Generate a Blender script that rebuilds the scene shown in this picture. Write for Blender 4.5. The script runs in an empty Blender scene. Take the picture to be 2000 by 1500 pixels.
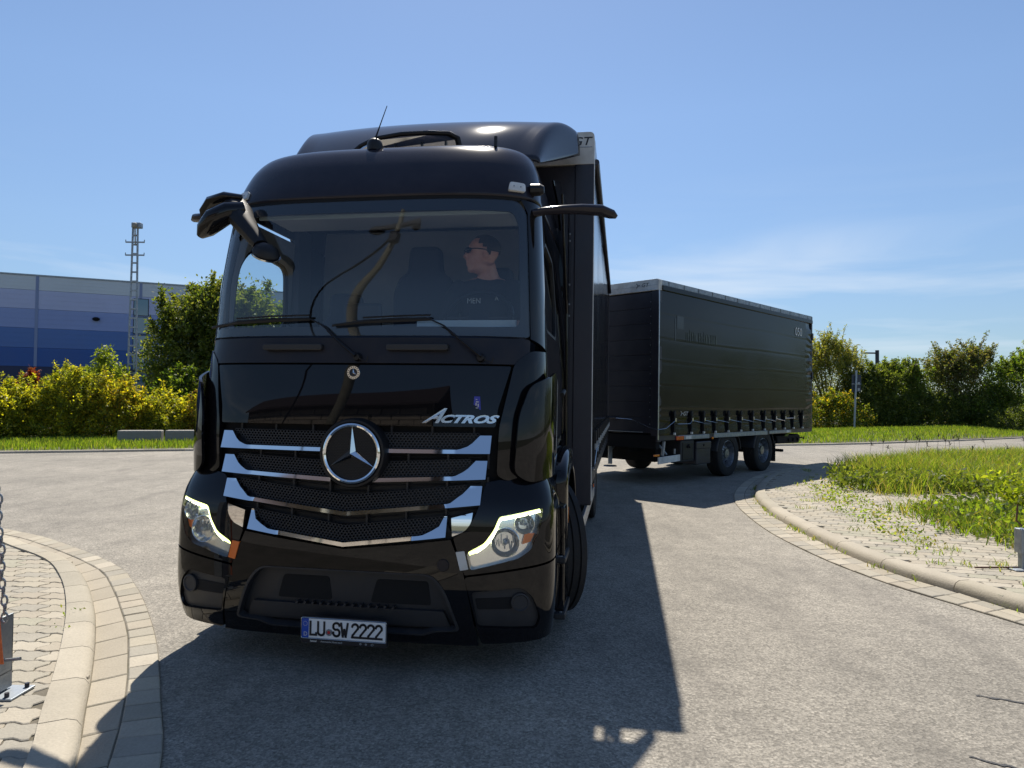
import bpy, bmesh, math, random, bisect
import numpy as np
from mathutils import Vector, Matrix, Euler, noise
from mathutils.geometry import delaunay_2d_cdt
R = math.radians
random.seed(7); rng = np.random.default_rng(7)
sc = bpy.context.scene
col = sc.collection

# ---------------------------------------------------------------- camera, sky, sun, exposure
cam = bpy.data.cameras.new('camera'); cam.sensor_width = 36; cam.lens = 24.3; cam.clip_end = 3000; cam.clip_start = .05
camo = bpy.data.objects.new('camera', cam); col.objects.link(camo)
camo.location = (0, 0, 1.6); camo.rotation_euler = (R(91.48), R(-0.57), 0)
sc.camera = camo
SUNV = Vector((-.15, 2.7, 4.0)).normalized()
W = bpy.data.worlds.new('World'); sc.world = W; W.use_nodes = True
nt = W.node_tree; nt.nodes.clear()
def nn(t, typ, **k):
    n = t.nodes.new(typ)
    for a, b in k.items(): setattr(n, a, b)
    return n
wo = nn(nt, 'ShaderNodeOutputWorld'); bg = nn(nt, 'ShaderNodeBackground')
sky = nn(nt, 'ShaderNodeTexSky', sky_type='NISHITA', sun_disc=False)
sky.sun_elevation = math.asin(SUNV.z); sky.sun_rotation = math.atan2(SUNV.x, SUNV.y)
sky.air_density = 1.0; sky.dust_density = .2; sky.ozone_density = 3.2; sky.altitude = 100
bg.inputs[1].default_value = .088
tc = nn(nt, 'ShaderNodeTexCoord')
mp = nn(nt, 'ShaderNodeMapping'); mp.inputs['Scale'].default_value = (1.0, 1.0, 7.5); mp.inputs['Location'].default_value = (.37, .2, .1)
nz = nn(nt, 'ShaderNodeTexNoise'); nz.inputs['Scale'].default_value = 2.1; nz.inputs['Detail'].default_value = 9; nz.inputs['Roughness'].default_value = .52; nz.inputs['Distortion'].default_value = .5
cr = nn(nt, 'ShaderNodeValToRGB'); cr.color_ramp.elements[0].position = .49; cr.color_ramp.elements[1].position = .76
sep = nn(nt, 'ShaderNodeSeparateXYZ')
band = nn(nt, 'ShaderNodeValToRGB'); e = band.color_ramp.elements
e[0].position = 0; e[0].color = (.9, .9, .9, 1); e[1].position = .32; e[1].color = (0, 0, 0, 1)
k = e.new(.14); k.color = (.8, .8, .8, 1); k = e.new(.24); k.color = (.10, .10, .10, 1)
mu = nn(nt, 'ShaderNodeMath', operation='MULTIPLY'); mix = nn(nt, 'ShaderNodeMix', data_type='RGBA')
mix.inputs[7].default_value = (6.2, 6.8, 7.5, 1)
L = nt.links.new
L(tc.outputs['Generated'], mp.inputs[0]); L(mp.outputs[0], nz.inputs[0]); L(nz.outputs[0], cr.inputs[0])
L(tc.outputs['Generated'], sep.inputs[0]); L(sep.outputs[2], band.inputs[0])
L(cr.outputs[0], mu.inputs[0]); L(band.outputs[0], mu.inputs[1]); L(mu.outputs[0], mix.inputs[0])
hz = nn(nt, 'ShaderNodeValToRGB'); q = hz.color_ramp.elements; q[0].position = 0; q[0].color = (.50, .58, .70, 1); q[1].position = .38; q[1].color = (1, 1, 1, 1); k = q.new(.10); k.color = (.66, .70, .76, 1); k = q.new(.22); k.color = (.86, .87, .89, 1)
mh = nn(nt, 'ShaderNodeVectorMath', operation='MULTIPLY'); L(sep.outputs[2], hz.inputs[0]); L(sky.outputs[0], mh.inputs[0]); L(hz.outputs[0], mh.inputs[1]); L(mh.outputs[0], mix.inputs[6]); L(mix.outputs[2], bg.inputs[0]); L(bg.outputs[0], wo.inputs[0])
sun = bpy.data.lights.new('sun', 'SUN'); sun.energy = 4.7; sun.angle = R(.55); sun.color = (1, .93, .82)
suno = bpy.data.objects.new('sun', sun); col.objects.link(suno)
suno.rotation_euler = (-SUNV).to_track_quat('-Z', 'Y').to_euler()
sc.view_settings.view_transform = 'Standard'; sc.view_settings.look = 'None'; sc.view_settings.gamma = 1
sc.view_settings.exposure = .58
sc.render.engine = 'CYCLES'
sc.cycles.max_bounces = 8; sc.cycles.transparent_max_bounces = 16

# ---------------------------------------------------------------- materials
def mat(name, base, rough=.5, metal=0, spec=.5, coat=0, coatr=.03, var=None, varscale=5, bump=0, bumpscale=200, emit=None, es=1, bumpdet=3):
    m = bpy.data.materials.new(name); m.use_nodes = True; t = m.node_tree
    b = t.nodes['Principled BSDF']; b.inputs['Base Color'].default_value = (*base, 1)
    b.inputs['Roughness'].default_value = rough; b.inputs['Metallic'].default_value = metal
    b.inputs['Specular IOR Level'].default_value = spec
    b.inputs['Coat IOR'].default_value = 1.42; b.inputs['Coat Weight'].default_value = coat; b.inputs['Coat Roughness'].default_value = coatr
    if emit: b.inputs['Emission Color'].default_value = (*emit, 1); b.inputs['Emission Strength'].default_value = es
    c = nn(t, 'ShaderNodeTexCoord')
    if var:
        n = nn(t, 'ShaderNodeTexNoise'); n.inputs['Scale'].default_value = varscale; n.inputs['Detail'].default_value = 6; n.inputs['Roughness'].default_value = .65
        r = nn(t, 'ShaderNodeMix', data_type='RGBA'); r.inputs[6].default_value = (*base, 1); r.inputs[7].default_value = (*var, 1)
        q = nn(t, 'ShaderNodeValToRGB'); q.color_ramp.elements[0].position = .35; q.color_ramp.elements[1].position = .68
        t.links.new(c.outputs['Object'], n.inputs[0]); t.links.new(n.outputs[0], q.inputs[0]); t.links.new(q.outputs[0], r.inputs[0]); t.links.new(r.outputs[2], b.inputs['Base Color'])
        rr = nn(t, 'ShaderNodeMapRange'); rr.inputs[3].default_value = max(.02, rough * .85); rr.inputs[4].default_value = min(1, rough * 1.25)
        t.links.new(q.outputs[0], rr.inputs[0]); t.links.new(rr.outputs[0], b.inputs['Roughness'])
    if bump:
        n = nn(t, 'ShaderNodeTexNoise'); n.inputs['Scale'].default_value = bumpscale; n.inputs['Detail'].default_value = bumpdet
        bp = nn(t, 'ShaderNodeBump'); bp.inputs['Strength'].default_value = bump; bp.inputs['Distance'].default_value = .01
        t.links.new(c.outputs['Object'], n.inputs[0]); t.links.new(n.outputs[0], bp.inputs['Height']); t.links.new(bp.outputs[0], b.inputs['Normal'])
    return m
M = {}
M['paint'] = mat('black_paint', (.0045, .0045, .006), .30, 0, .0, 1, .012, var=(.007, .0065, .008), varscale=3)
M['roofpaint'] = mat('black_metallic_paint', (.018, .017, .025), .40, .0, .0, .75, .15, var=(.026, .024, .032), varscale=4, bump=.02, bumpscale=40)
M['deflector'] = mat('deflector_paint', (.026, .027, .036), .6, 0, .0, .8, .07, var=(.030, .031, .040), varscale=4)
M['satin'] = mat('satin_black', (.012, .0115, .017), .36, 0, .3, 0, var=(.02, .018, .022), varscale=6)
M['plastic'] = mat('dark_plastic', (.018, .019, .023), .55, 0, .45, bump=.12, bumpscale=500, var=(.028, .028, .031), varscale=8)
M['darkplastic'] = mat('deep_black_plastic', (.007, .007, .009), .5, 0, .4)
M['under'] = mat('black_underbody', (.010, .010, .011), .8, 0, .2)
M['chrome'] = mat('chrome', (.82, .83, .85), .05, 1)
M['chromes'] = mat('satin_chrome', (.6, .62, .65), .2, 1)
M['rubber'] = mat('tyre_rubber', (.016, .016, .018), .75, 0, .3, bump=.3, bumpscale=60, var=(.03, .028, .026), varscale=12)
M['alu'] = mat('aluminium', (.55, .57, .60), .35, .9, var=(.4, .42, .45), varscale=9)
M['reflector'] = mat('lamp_reflector', (.84, .84, .82), .16, .92)
M['galv'] = mat('galvanised_steel', (.36, .39, .42), .48, .6, var=(.25, .28, .31), varscale=14, bump=.1, bumpscale=80)
M['steel'] = mat('dark_steel', (.028, .028, .038), .42, .2, .5, var=(.040, .038, .048), varscale=3, bump=.03, bumpscale=20)
M['wheelsteel'] = mat('wheel_steel', (.33, .35, .38), .35, .8, var=(.12, .12, .13), varscale=18)
M['white'] = mat('white_paint', (.72, .73, .72), .4, var=(.5, .49, .46), varscale=5)
M['roofcap'] = mat('roof_cap_white', (.60, .60, .58), .45, var=(.36, .35, .33), varscale=4)
M['curtain'] = mat('black_curtain', (.006, .0066, .0085), .14, 0, .26, var=(.009, .0095, .011), varscale=1.1, bump=.015, bumpscale=3)
M['curtainhem'] = mat('black_curtain_hem', (.02, .021, .026), .22, 0, .6, bump=.3, bumpscale=8)
M['strap'] = mat('strap', (.008, .008, .009), .7)
M['amber'] = mat('amber_lens', (.75, .16, .02), .2, 0, .6, 1)
M['red'] = mat('red_lens', (.5, .02, .02), .2, 0, .6, 1)
M['led'] = mat('led_strip', (.9, .95, .7), .3, emit=(.86, 1.0, .30), es=2.2)
M['ledwhite'] = mat('led_core', (1, 1, .9), .3, emit=(1.0, 1.0, .70), es=4)
M['platewhite'] = mat('plate_white', (.78, .79, .80), .35)
M['blue'] = mat('plate_blue', (.01, .07, .42), .35)
M['ink'] = mat('black_print', (.012, .012, .016), .5)
M['paleprint'] = mat('pale_print', (.55, .56, .54), .5)
M['numberprint'] = mat('number_print', (.75, .76, .76), .7)
M['ghost'] = mat('faded_olive_print', (.022, .028, .012), .22)
M['ghostgrey'] = mat('faded_grey_print', (.018, .020, .024), .22)
M['stickblue'] = mat('sticker_blue', (.03, .04, .35), .4)
M['interior'] = mat('grey_interior', (.26, .265, .29), .8, var=(.31, .31, .33), varscale=4)
M['interiordark'] = mat('dark_interior', (.045, .05, .065), .8)
M['seat'] = mat('seat_fabric', (.022, .026, .042), .85, bump=.2, bumpscale=300)
M['shelfreflect'] = mat('pale_shelf_reflection', (.42, .47, .46), .5)  # locker edge, and the reflection painted on the dash
M['skin'] = mat('skin', (.52, .27, .20), .5, var=(.45, .20, .15), varscale=20)
M['hair'] = mat('short_hair', (.035, .026, .02), .8, bump=.6, bumpscale=400)
M['shirt'] = mat('black_shirt', (.010, .011, .017), .85, bump=.3, bumpscale=25)
M['shades'] = mat('sunglasses', (.005, .005, .007), .08, 0, .6, 1)
M['orange'] = mat('orange_webbing', (.62, .15, .04), .65, var=(.45, .10, .03), varscale=25, bump=.4, bumpscale=300)
M['rust'] = mat('rusty_brown_steel', (.10, .045, .03), .75, var=(.16, .07, .04), varscale=16, bump=.3, bumpscale=120)
M['concrete'] = mat('weathered_concrete', (.25, .24, .21), .85, var=(.29, .28, .26), varscale=4, bump=.35, bumpscale=35)
M['bark'] = mat('bark', (.09, .065, .045), .9, var=(.14, .11, .08), varscale=12, bump=.6, bumpscale=40)
M['signback'] = mat('sign_back', (.035, .045, .065), .5, .3)
M['signpost'] = mat('sign_post_grey', (.30, .34, .38), .45, .4)
M['gapblack'] = mat('black_gap', (.004, .004, .005), .9)  # near-black for seams and openings, their inner darkness put into the colour

def glassmat(name, tint, rough=.0, f0=.05):
    """thin pane: tinted see-through with a Schlick reflection, the same from both sides"""
    m = bpy.data.materials.new(name); m.use_nodes = True; t = m.node_tree; t.nodes.clear()
    o = nn(t, 'ShaderNodeOutputMaterial'); a = nn(t, 'ShaderNodeBsdfTransparent'); g = nn(t, 'ShaderNodeBsdfGlossy')
    a.inputs[0].default_value = (*tint, 1); g.inputs['Roughness'].default_value = rough
    lw = nn(t, 'ShaderNodeLayerWeight'); lw.inputs[0].default_value = .5
    pw = nn(t, 'ShaderNodeMath', operation='POWER'); pw.inputs[1].default_value = 5; ma = nn(t, 'ShaderNodeMath', operation='MULTIPLY_ADD'); ma.inputs[1].default_value = 1 - f0; ma.inputs[2].default_value = f0
    x = nn(t, 'ShaderNodeMixShader')
    t.links.new(lw.outputs['Facing'], pw.inputs[0]); t.links.new(pw.outputs[0], ma.inputs[0])
    t.links.new(ma.outputs[0], x.inputs[0]); t.links.new(a.outputs[0], x.inputs[1]); t.links.new(g.outputs[0], x.inputs[2]); t.links.new(x.outputs[0], o.inputs[0])
    return m
M['glass'] = glassmat('windscreen_glass', (.86, .92, .97), .004, .095)
M['sideglass'] = glassmat('side_glass', (.80, .88, .88), .0, .06)
M['lens'] = glassmat('clear_lens', (.96, .97, .98), .0, .04)

def colmat(name, rough=.6, trans=.0, bump=0, bumpscale=60, spec=.3, fine=0):
    """colour from the mesh's own 'Col' attribute (each piece / leaf its own tone)"""
    m = bpy.data.materials.new(name); m.use_nodes = True; t = m.node_tree; b = t.nodes['Principled BSDF']; o = t.nodes['Material Output']
    a = nn(t, 'ShaderNodeAttribute', attribute_name='Col'); b.inputs['Roughness'].default_value = rough; b.inputs['Specular IOR Level'].default_value = spec
    src = a.outputs[0]
    c = nn(t, 'ShaderNodeNewGeometry')
    if fine:
        n = nn(t, 'ShaderNodeTexNoise'); n.inputs['Scale'].default_value = 3.2; n.inputs['Detail'].default_value = 8; n.inputs['Roughness'].default_value = .7
        t.links.new(c.outputs['Position'], n.inputs[0])
        n2 = nn(t, 'ShaderNodeTexNoise'); n2.inputs['Scale'].default_value = 90; n2.inputs['Detail'].default_value = 4; t.links.new(c.outputs['Position'], n2.inputs[0])
        ad = nn(t, 'ShaderNodeMath', operation='ADD'); t.links.new(n.outputs[0], ad.inputs[0]); t.links.new(n2.outputs[0], ad.inputs[1])
        mr = nn(t, 'ShaderNodeMapRange'); mr.inputs[1].default_value = .6; mr.inputs[2].default_value = 1.4; mr.inputs[3].default_value = 1 - fine; mr.inputs[4].default_value = 1 + fine
        t.links.new(ad.outputs[0], mr.inputs[0])
        vm = nn(t, 'ShaderNodeVectorMath', operation='SCALE'); t.links.new(src, vm.inputs[0]); t.links.new(mr.outputs[0], vm.inputs['Scale']); src = vm.outputs[0]
    t.links.new(src, b.inputs['Base Color'])
    if bump:
        n = nn(t, 'ShaderNodeTexNoise'); n.inputs['Scale'].default_value = bumpscale; n.inputs['Detail'].default_value = 5
        bp = nn(t, 'ShaderNodeBump'); bp.inputs['Strength'].default_value = bump; bp.inputs['Distance'].default_value = .01
        t.links.new(c.outputs['Position'], n.inputs[0]); t.links.new(n.outputs[0], bp.inputs['Height']); t.links.new(bp.outputs[0], b.inputs['Normal'])
    if trans:
        tr = nn(t, 'ShaderNodeBsdfTranslucent'); hs = nn(t, 'ShaderNodeVectorMath', operation='MULTIPLY'); hs.inputs[1].default_value = (1.9, 1.8, .55)
        t.links.new(src, hs.inputs[0]); t.links.new(hs.outputs[0], tr.inputs[0])
        x = nn(t, 'ShaderNodeMixShader'); x.inputs[0].default_value = trans
        t.links.new(b.outputs[0], x.inputs[1]); t.links.new(tr.outputs[0], x.inputs[2]); t.links.new(x.outputs[0], o.inputs[0])
    return m
M['leaf'] = colmat('leaf', .5, .58, spec=.4)
M['grass'] = colmat('grass_blade', .5, .5, spec=.35)
M['stone'] = colmat('concrete_paving', .85, 0, .35, 70, .25, fine=.16)

def asphalt():
    m = bpy.data.materials.new('worn_asphalt'); m.use_nodes = True; t = m.node_tree; b = t.nodes['Principled BSDF']
    g = nn(t, 'ShaderNodeNewGeometry'); P_ = g.outputs['Position']
    def N(s, d=5, ro=.6):
        n = nn(t, 'ShaderNodeTexNoise'); n.inputs['Scale'].default_value = s; n.inputs['Detail'].default_value = d; n.inputs['Roughness'].default_value = ro; t.links.new(P_, n.inputs[0]); return n.outputs[0]
    v = nn(t, 'ShaderNodeTexVoronoi'); v.inputs['Scale'].default_value = 62; t.links.new(P_, v.inputs[0])
    big = N(.42, 6, .66); mid = N(4.5, 6, .6); fine = N(75, 3, .75)
    r1 = nn(t, 'ShaderNodeValToRGB'); r1.color_ramp.elements[0].position = .3; r1.color_ramp.elements[0].color = (.192, .177, .150, 1); r1.color_ramp.elements[1].position = .72; r1.color_ramp.elements[1].color = (.295, .270, .228, 1)
    t.links.new(big, r1.inputs[0])
    r2 = nn(t, 'ShaderNodeMapRange'); r2.inputs[1].default_value = .3; r2.inputs[2].default_value = .7; r2.inputs[3].default_value = .86; r2.inputs[4].default_value = 1.12; t.links.new(mid, r2.inputs[0])
    r3 = nn(t, 'ShaderNodeMapRange'); r3.inputs[1].default_value = .30; r3.inputs[2].default_value = .70; r3.inputs[3].default_value = .52; r3.inputs[4].default_value = 1.48; t.links.new(fine, r3.inputs[0])
    sv = nn(t, 'ShaderNodeSeparateColor'); t.links.new(v.outputs['Color'], sv.inputs[0])
    r4 = nn(t, 'ShaderNodeMapRange'); r4.inputs[3].default_value = .72; r4.inputs[4].default_value = 1.30; t.links.new(sv.outputs[0], r4.inputs[0])
    m1 = nn(t, 'ShaderNodeMath', operation='MULTIPLY'); t.links.new(r2.outputs[0], m1.inputs[0]); t.links.new(r3.outputs[0], m1.inputs[1])
    m2 = nn(t, 'ShaderNodeMath', operation='MULTIPLY'); t.links.new(m1.outputs[0], m2.inputs[0]); t.links.new(r4.outputs[0], m2.inputs[1])
    vm = nn(t, 'ShaderNodeVectorMath', operation='SCALE'); t.links.new(r1.outputs[0], vm.inputs[0]); t.links.new(m2.outputs[0], vm.inputs['Scale'])
    # sparse stains drawn out along the way vehicles turn
    mpx = nn(t, 'ShaderNodeMapping'); mpx.inputs['Scale'].default_value = (1.5, .38, 1); mpx.inputs['Rotation'].default_value = (0, 0, .35); t.links.new(P_, mpx.inputs[0]); sn = nn(t, 'ShaderNodeTexNoise'); sn.inputs['Scale'].default_value = 1.5; sn.inputs['Detail'].default_value = 6; sn.inputs['Roughness'].default_value = .6; t.links.new(mpx.outputs[0], sn.inputs[0]); st = sn.outputs[0]; rs = nn(t, 'ShaderNodeValToRGB'); rs.color_ramp.elements[0].position = .50; rs.color_ramp.elements[1].position = .78
    t.links.new(st, rs.inputs[0]); mx = nn(t, 'ShaderNodeMix', data_type='RGBA'); mx.inputs[7].default_value = (.115, .105, .092, 1)
    h = nn(t, 'ShaderNodeMath', operation='MULTIPLY'); h.inputs[1].default_value = .60; t.links.new(rs.outputs[0], h.inputs[0])
    t.links.new(h.outputs[0], mx.inputs[0]); t.links.new(vm.outputs[0], mx.inputs[6]); t.links.new(mx.outputs[2], b.inputs['Base Color'])
    b.inputs['Roughness'].default_value = .82; b.inputs['Specular IOR Level'].default_value = .3
    ad = nn(t, 'ShaderNodeMath', operation='ADD'); t.links.new(fine, ad.inputs[0]); t.links.new(v.outputs['Distance'], ad.inputs[1])
    bp = nn(t, 'ShaderNodeBump'); bp.inputs['Strength'].default_value = .55; bp.inputs['Distance'].default_value = .006
    t.links.new(ad.outputs[0], bp.inputs['Height']); t.links.new(bp.outputs[0], b.inputs['Normal'])
    return m
M['asphalt'] = asphalt()
M['soil'] = mat('soil_and_turf', (.055, .065, .022), .95, var=(.10, .085, .05), varscale=1.5, bump=.6, bumpscale=20)
M['sand'] = mat('joint_sand', (.14, .12, .09), .95, var=(.085, .078, .05), varscale=3, bump=.4, bumpscale=90)

# ---------------------------------------------------------------- mesh helpers
def link(o, parent=None):
    col.objects.link(o)
    if parent is not None: o.parent = parent
    return o
def tag(o, label=None, cat=None, group=None, kind=None):
    if label: o['label'] = label
    if cat: o['category'] = cat
    if group: o['group'] = group
    if kind: o['kind'] = kind
    return o
def empty(name, loc=(0, 0, 0), rot=(0, 0, 0)):
    o = bpy.data.objects.new(name, None); o.empty_display_size = .2; o.location = loc; o.rotation_euler = rot; return link(o)
def obj(name, verts, faces, m, parent=None, smooth=False, bevel=0, attr=None, seg=2):
    me = bpy.data.meshes.new(name); me.from_pydata([tuple(v) for v in verts], [], faces); me.update()
    ms = m if isinstance(m, (list, tuple)) else [m]
    for q in ms: me.materials.append(q)
    if smooth:
        me.polygons.foreach_set('use_smooth', [True] * len(me.polygons))
    o = bpy.data.objects.new(name, me); link(o, parent)
    if bevel:
        b = o.modifiers.new('bevel', 'BEVEL'); b.width = bevel; b.segments = seg; b.limit_method = 'ANGLE'; b.angle_limit = R(35)
    return o
def stf(o): o['kind'] = 'stuff'; return o
class MB:
    def __init__(s): s.v = []; s.f = []
    def add(s, v, f):
        n = len(s.v); s.v += [tuple(p) for p in v]; s.f += [tuple(i + n for i in q) for q in f]; return s
    def box(s, c, d, rot=None):
        hx, hy, hz = d[0] / 2, d[1] / 2, d[2] / 2
        v = [Vector((x, y, z)) for x in (-hx, hx) for y in (-hy, hy) for z in (-hz, hz)]
        if rot is not None:
            m = Euler(rot).to_matrix(); v = [m @ p for p in v]
        return s.add([p + Vector(c) for p in v], [(0, 1, 3, 2), (4, 6, 7, 5), (0, 4, 5, 1), (2, 3, 7, 6), (0, 2, 6, 4), (1, 5, 7, 3)])
    def bx(s, x0, x1, y0, y1, z0, z1): return s.box(((x0 + x1) / 2, (y0 + y1) / 2, (z0 + z1) / 2), (x1 - x0, y1 - y0, z1 - z0))
    def tube(s, pts, r, n=8, cap=True, flat=1.0, closed=False):
        pts = [Vector(p) for p in pts]; m = len(pts); rs = r if isinstance(r, (list, tuple)) else [r] * m
        ref = Vector((0, 0, 1)); V = []
        for i, p in enumerate(pts):
            a = pts[(i - 1) % m] if (i > 0 or closed) else p; b = pts[(i + 1) % m] if (i < m - 1 or closed) else p
            d = (b - a).normalized()
            x = d.cross(ref)
            if x.length < .05: x = d.cross(Vector((0, 1, 0)))
            x.normalize(); y = x.cross(d).normalized()
            for k in range(n):
                t = 2 * math.pi * k / n; V.append(p + x * (rs[i] * math.cos(t)) + y * (rs[i] * flat * math.sin(t)))
        F = []
        for i in range(m if closed else m - 1):
            j = (i + 1) % m
            for k in range(n): F.append((i * n + k, i * n + (k + 1) % n, j * n + (k + 1) % n, j * n + k))
        if cap and not closed: F.append(tuple(range(n))[::-1]); F.append(tuple((m - 1) * n + k for k in range(n)))
        return s.add(V, F)
    def lathe(s, prof, c, axis='y', n=24, sgn=1, cap=False):
        """prof: (radius, height along axis)"""
        V = []; 
        for r_, h in prof:
            for k in range(n):
                t = 2 * math.pi * k / n; a, b = r_ * math.cos(t), r_ * math.sin(t)
                p = {'y': (a, h * sgn, b), 'x': (h * sgn, a, b), 'z': (a, b, h * sgn)}[axis]
                V.append((c[0] + p[0], c[1] + p[1], c[2] + p[2]))
        F = []
        for i in range(len(prof) - 1):
            for k in range(n): F.append((i * n + k, i * n + (k + 1) % n, (i + 1) * n + (k + 1) % n, (i + 1) * n + k))
        if cap: F.append(tuple(range(n))); F.append(tuple((len(prof) - 1) * n + k for k in range(n)))
        return s.add(V, F)
    def prism(s, poly, h0, h1, axis='z'):
        n = len(poly); g = {'z': lambda a, b, h: (a, b, h), 'y': lambda a, b, h: (a, h, b), 'x': lambda a, b, h: (h, a, b)}[axis]
        V = [g(a, b, h0) for a, b in poly] + [g(a, b, h1) for a, b in poly]
        F = [tuple(range(n))[::-1], tuple(range(n, 2 * n))] + [(i, (i + 1) % n, (i + 1) % n + n, i + n) for i in range(n)]
        return s.add(V, F)
    def build(s, name, m, parent=None, smooth=False, bevel=0, seg=2):
        o = obj(name, s.v, s.f, m, parent, smooth, bevel, seg=seg)
        bm = bmesh.new(); bm.from_mesh(o.data); bmesh.ops.recalc_face_normals(bm, faces=bm.faces)
        if smooth:
            for e_ in bm.edges:
                if len(e_.link_faces) == 2 and e_.calc_face_angle(0) > R(40): e_.smooth = False
        bm.to_mesh(o.data); bm.free()
        return o
def box(name, x0, x1, y0, y1, z0, z1, m, parent=None, bevel=.004): return MB().bx(x0, x1, y0, y1, z0, z1).build(name, m, parent, bevel=bevel)

def fillet(poly, r, n=5):
    out = []; m = len(poly)
    for i in range(m):
        p = Vector(poly[i]); a = Vector(poly[i - 1]); b = Vector(poly[(i + 1) % m])
        rr = r[i] if isinstance(r, (list, tuple)) else r
        u = (a - p); w = (b - p); q = min(rr, u.length * .45, w.length * .45)
        if q < 1e-4: out.append(tuple(p)); continue
        s0 = p + u.normalized() * q; s1 = p + w.normalized() * q
        for k in range(n + 1):
            t = k / n; out.append(tuple((1 - t) ** 2 * s0 + 2 * t * (1 - t) * p + t * t * s1))
    return out
def dens(poly, res):
    out = []
    for i in range(len(poly)):
        a, b = poly[i], poly[(i + 1) % len(poly)]; d = math.dist(a, b); n = max(1, int(math.ceil(d / res)))
        for k in range(n): out.append((a[0] + (b[0] - a[0]) * k / n, a[1] + (b[1] - a[1]) * k / n))
    return out
def inpoly(px, py, poly):
    x = np.asarray(px); y = np.asarray(py); c = np.zeros(x.shape, bool); n = len(poly); j = n - 1
    for i in range(n):
        xi, yi = poly[i]; xj, yj = poly[j]
        if yi != yj:
            c ^= ((yi > y) != (yj > y)) & (x < (xj - xi) * (y - yi) / (yj - yi) + xi)
        j = i
    return c
def dpoly(px, py, poly):
    d = np.full(px.shape, 1e9)
    for i in range(len(poly)):
        a = np.array(poly[i]); b = np.array(poly[(i + 1) % len(poly)]); ab = b - a; L2 = max(1e-12, ab @ ab)
        t = np.clip(((px - a[0]) * ab[0] + (py - a[1]) * ab[1]) / L2, 0, 1)
        d = np.minimum(d, np.hypot(px - a[0] - t * ab[0], py - a[1] - t * ab[1]))
    return d
class Surf:
    def __init__(s, tab, d, n, yb):
        s.tab = tab; s.d = d; s.n = n; s.yb = yb
        N = 400; s.A = [(0, 0, 0)]; px = py = 0; L_ = 0
        for i in range(1, N + 1):
            t = math.pi / 2 * i / N
            x = math.sin(t) ** (2 / n); y = d * (1 - max(0, math.cos(t)) ** (2 / n))
            L_ += math.hypot(x - px, y - py); px, py = x, y; s.A.append((L_, x, y))
        s.L = L_; s.Ls = [a[0] for a in s.A]; s.Xs = [a[1] for a in s.A]; s.K = [r_[0] for r_ in tab]
    def row(s, v):
        t = s.tab
        if v <= t[0][0]: return (t[0][1] + v - t[0][0],) + tuple(t[0][2:])
        if v >= t[-1][0]: return tuple(t[-1][1:])
        i = min(bisect.bisect_right(s.K, v) - 1, len(t) - 2)
        p0 = t[max(0, i - 1)]; p1 = t[i]; p2 = t[i + 1]; p3 = t[min(len(t) - 1, i + 2)]
        h = p2[0] - p1[0]; a = (v - p1[0]) / h; out = []
        for k in (1, 2, 3):
            m1 = (p2[k] - p0[k]) / (p2[0] - p0[0]) if i > 0 else (p2[k] - p1[k]) / h
            m2 = (p3[k] - p1[k]) / (p3[0] - p1[0]) if i + 2 < len(t) else (p2[k] - p1[k]) / h
            out.append((2 * a**3 - 3 * a * a + 1) * p1[k] + (a**3 - 2 * a * a + a) * h * m1 + (-2 * a**3 + 3 * a * a) * p2[k] + (a**3 - a * a) * h * m2)
        return tuple(out)
    def __call__(s, u, v):
        z, y0, w = s.row(v); g = 1 if u >= 0 else -1; u = abs(u)
        if u >= s.L: X = 1; Y = s.d + (u - s.L)
        else:
            i = max(1, bisect.bisect_left(s.Ls, u)); a = s.A[i - 1]; b = s.A[i]
            k = (u - a[0]) / (b[0] - a[0]); X = a[1] + (b[1] - a[1]) * k; Y = a[2] + (b[2] - a[2]) * k
        return Vector((g * X * w, min(s.yb, y0 + Y * w), z))
    def nrm(s, u, v):
        e_ = .004; n_ = (s(u + e_, v) - s(u - e_, v)).cross(s(u, v + e_) - s(u, v - e_))
        return n_.normalized() if n_.length > 1e-9 else Vector((0, 0, 1))
    def vz(s, z):
        lo, hi = s.K[0] - 1, s.K[-1]
        for _ in range(30):
            m = (lo + hi) / 2
            if s.row(m)[0] < z: lo = m
            else: hi = m
        return (lo + hi) / 2
    def fx(s, x, z):
        v = s.vz(z); w = s.row(v)[2]; X = min(.99995, abs(x) / w)
        i = max(1, bisect.bisect_left(s.Xs, X)); a = s.A[i - 1]; b = s.A[i]
        L_ = a[0] + (b[0] - a[0]) * (X - a[1]) / (b[1] - a[1] + 1e-12)
        return (L_ if x >= 0 else -L_, v)
    def sy(s, g, y, z):
        v = s.vz(z); z_, y0, w = s.row(v); return (g * (s.L + (y - y0 - w * s.d) / w), v)
    def pt(s, x, z, off=0):
        u, v = s.fx(x, z); return s(u, v) + s.nrm(u, v) * off
class Flat:
    """plane: u,v are metres along two axes"""
    def __init__(s, o, a, b): s.o = Vector(o); s.a = Vector(a); s.b = Vector(b); s.n = s.a.cross(s.b).normalized()
    def __call__(s, u, v): return s.o + s.a * u + s.b * v
    def nrm(s, u, v): return s.n
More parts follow.
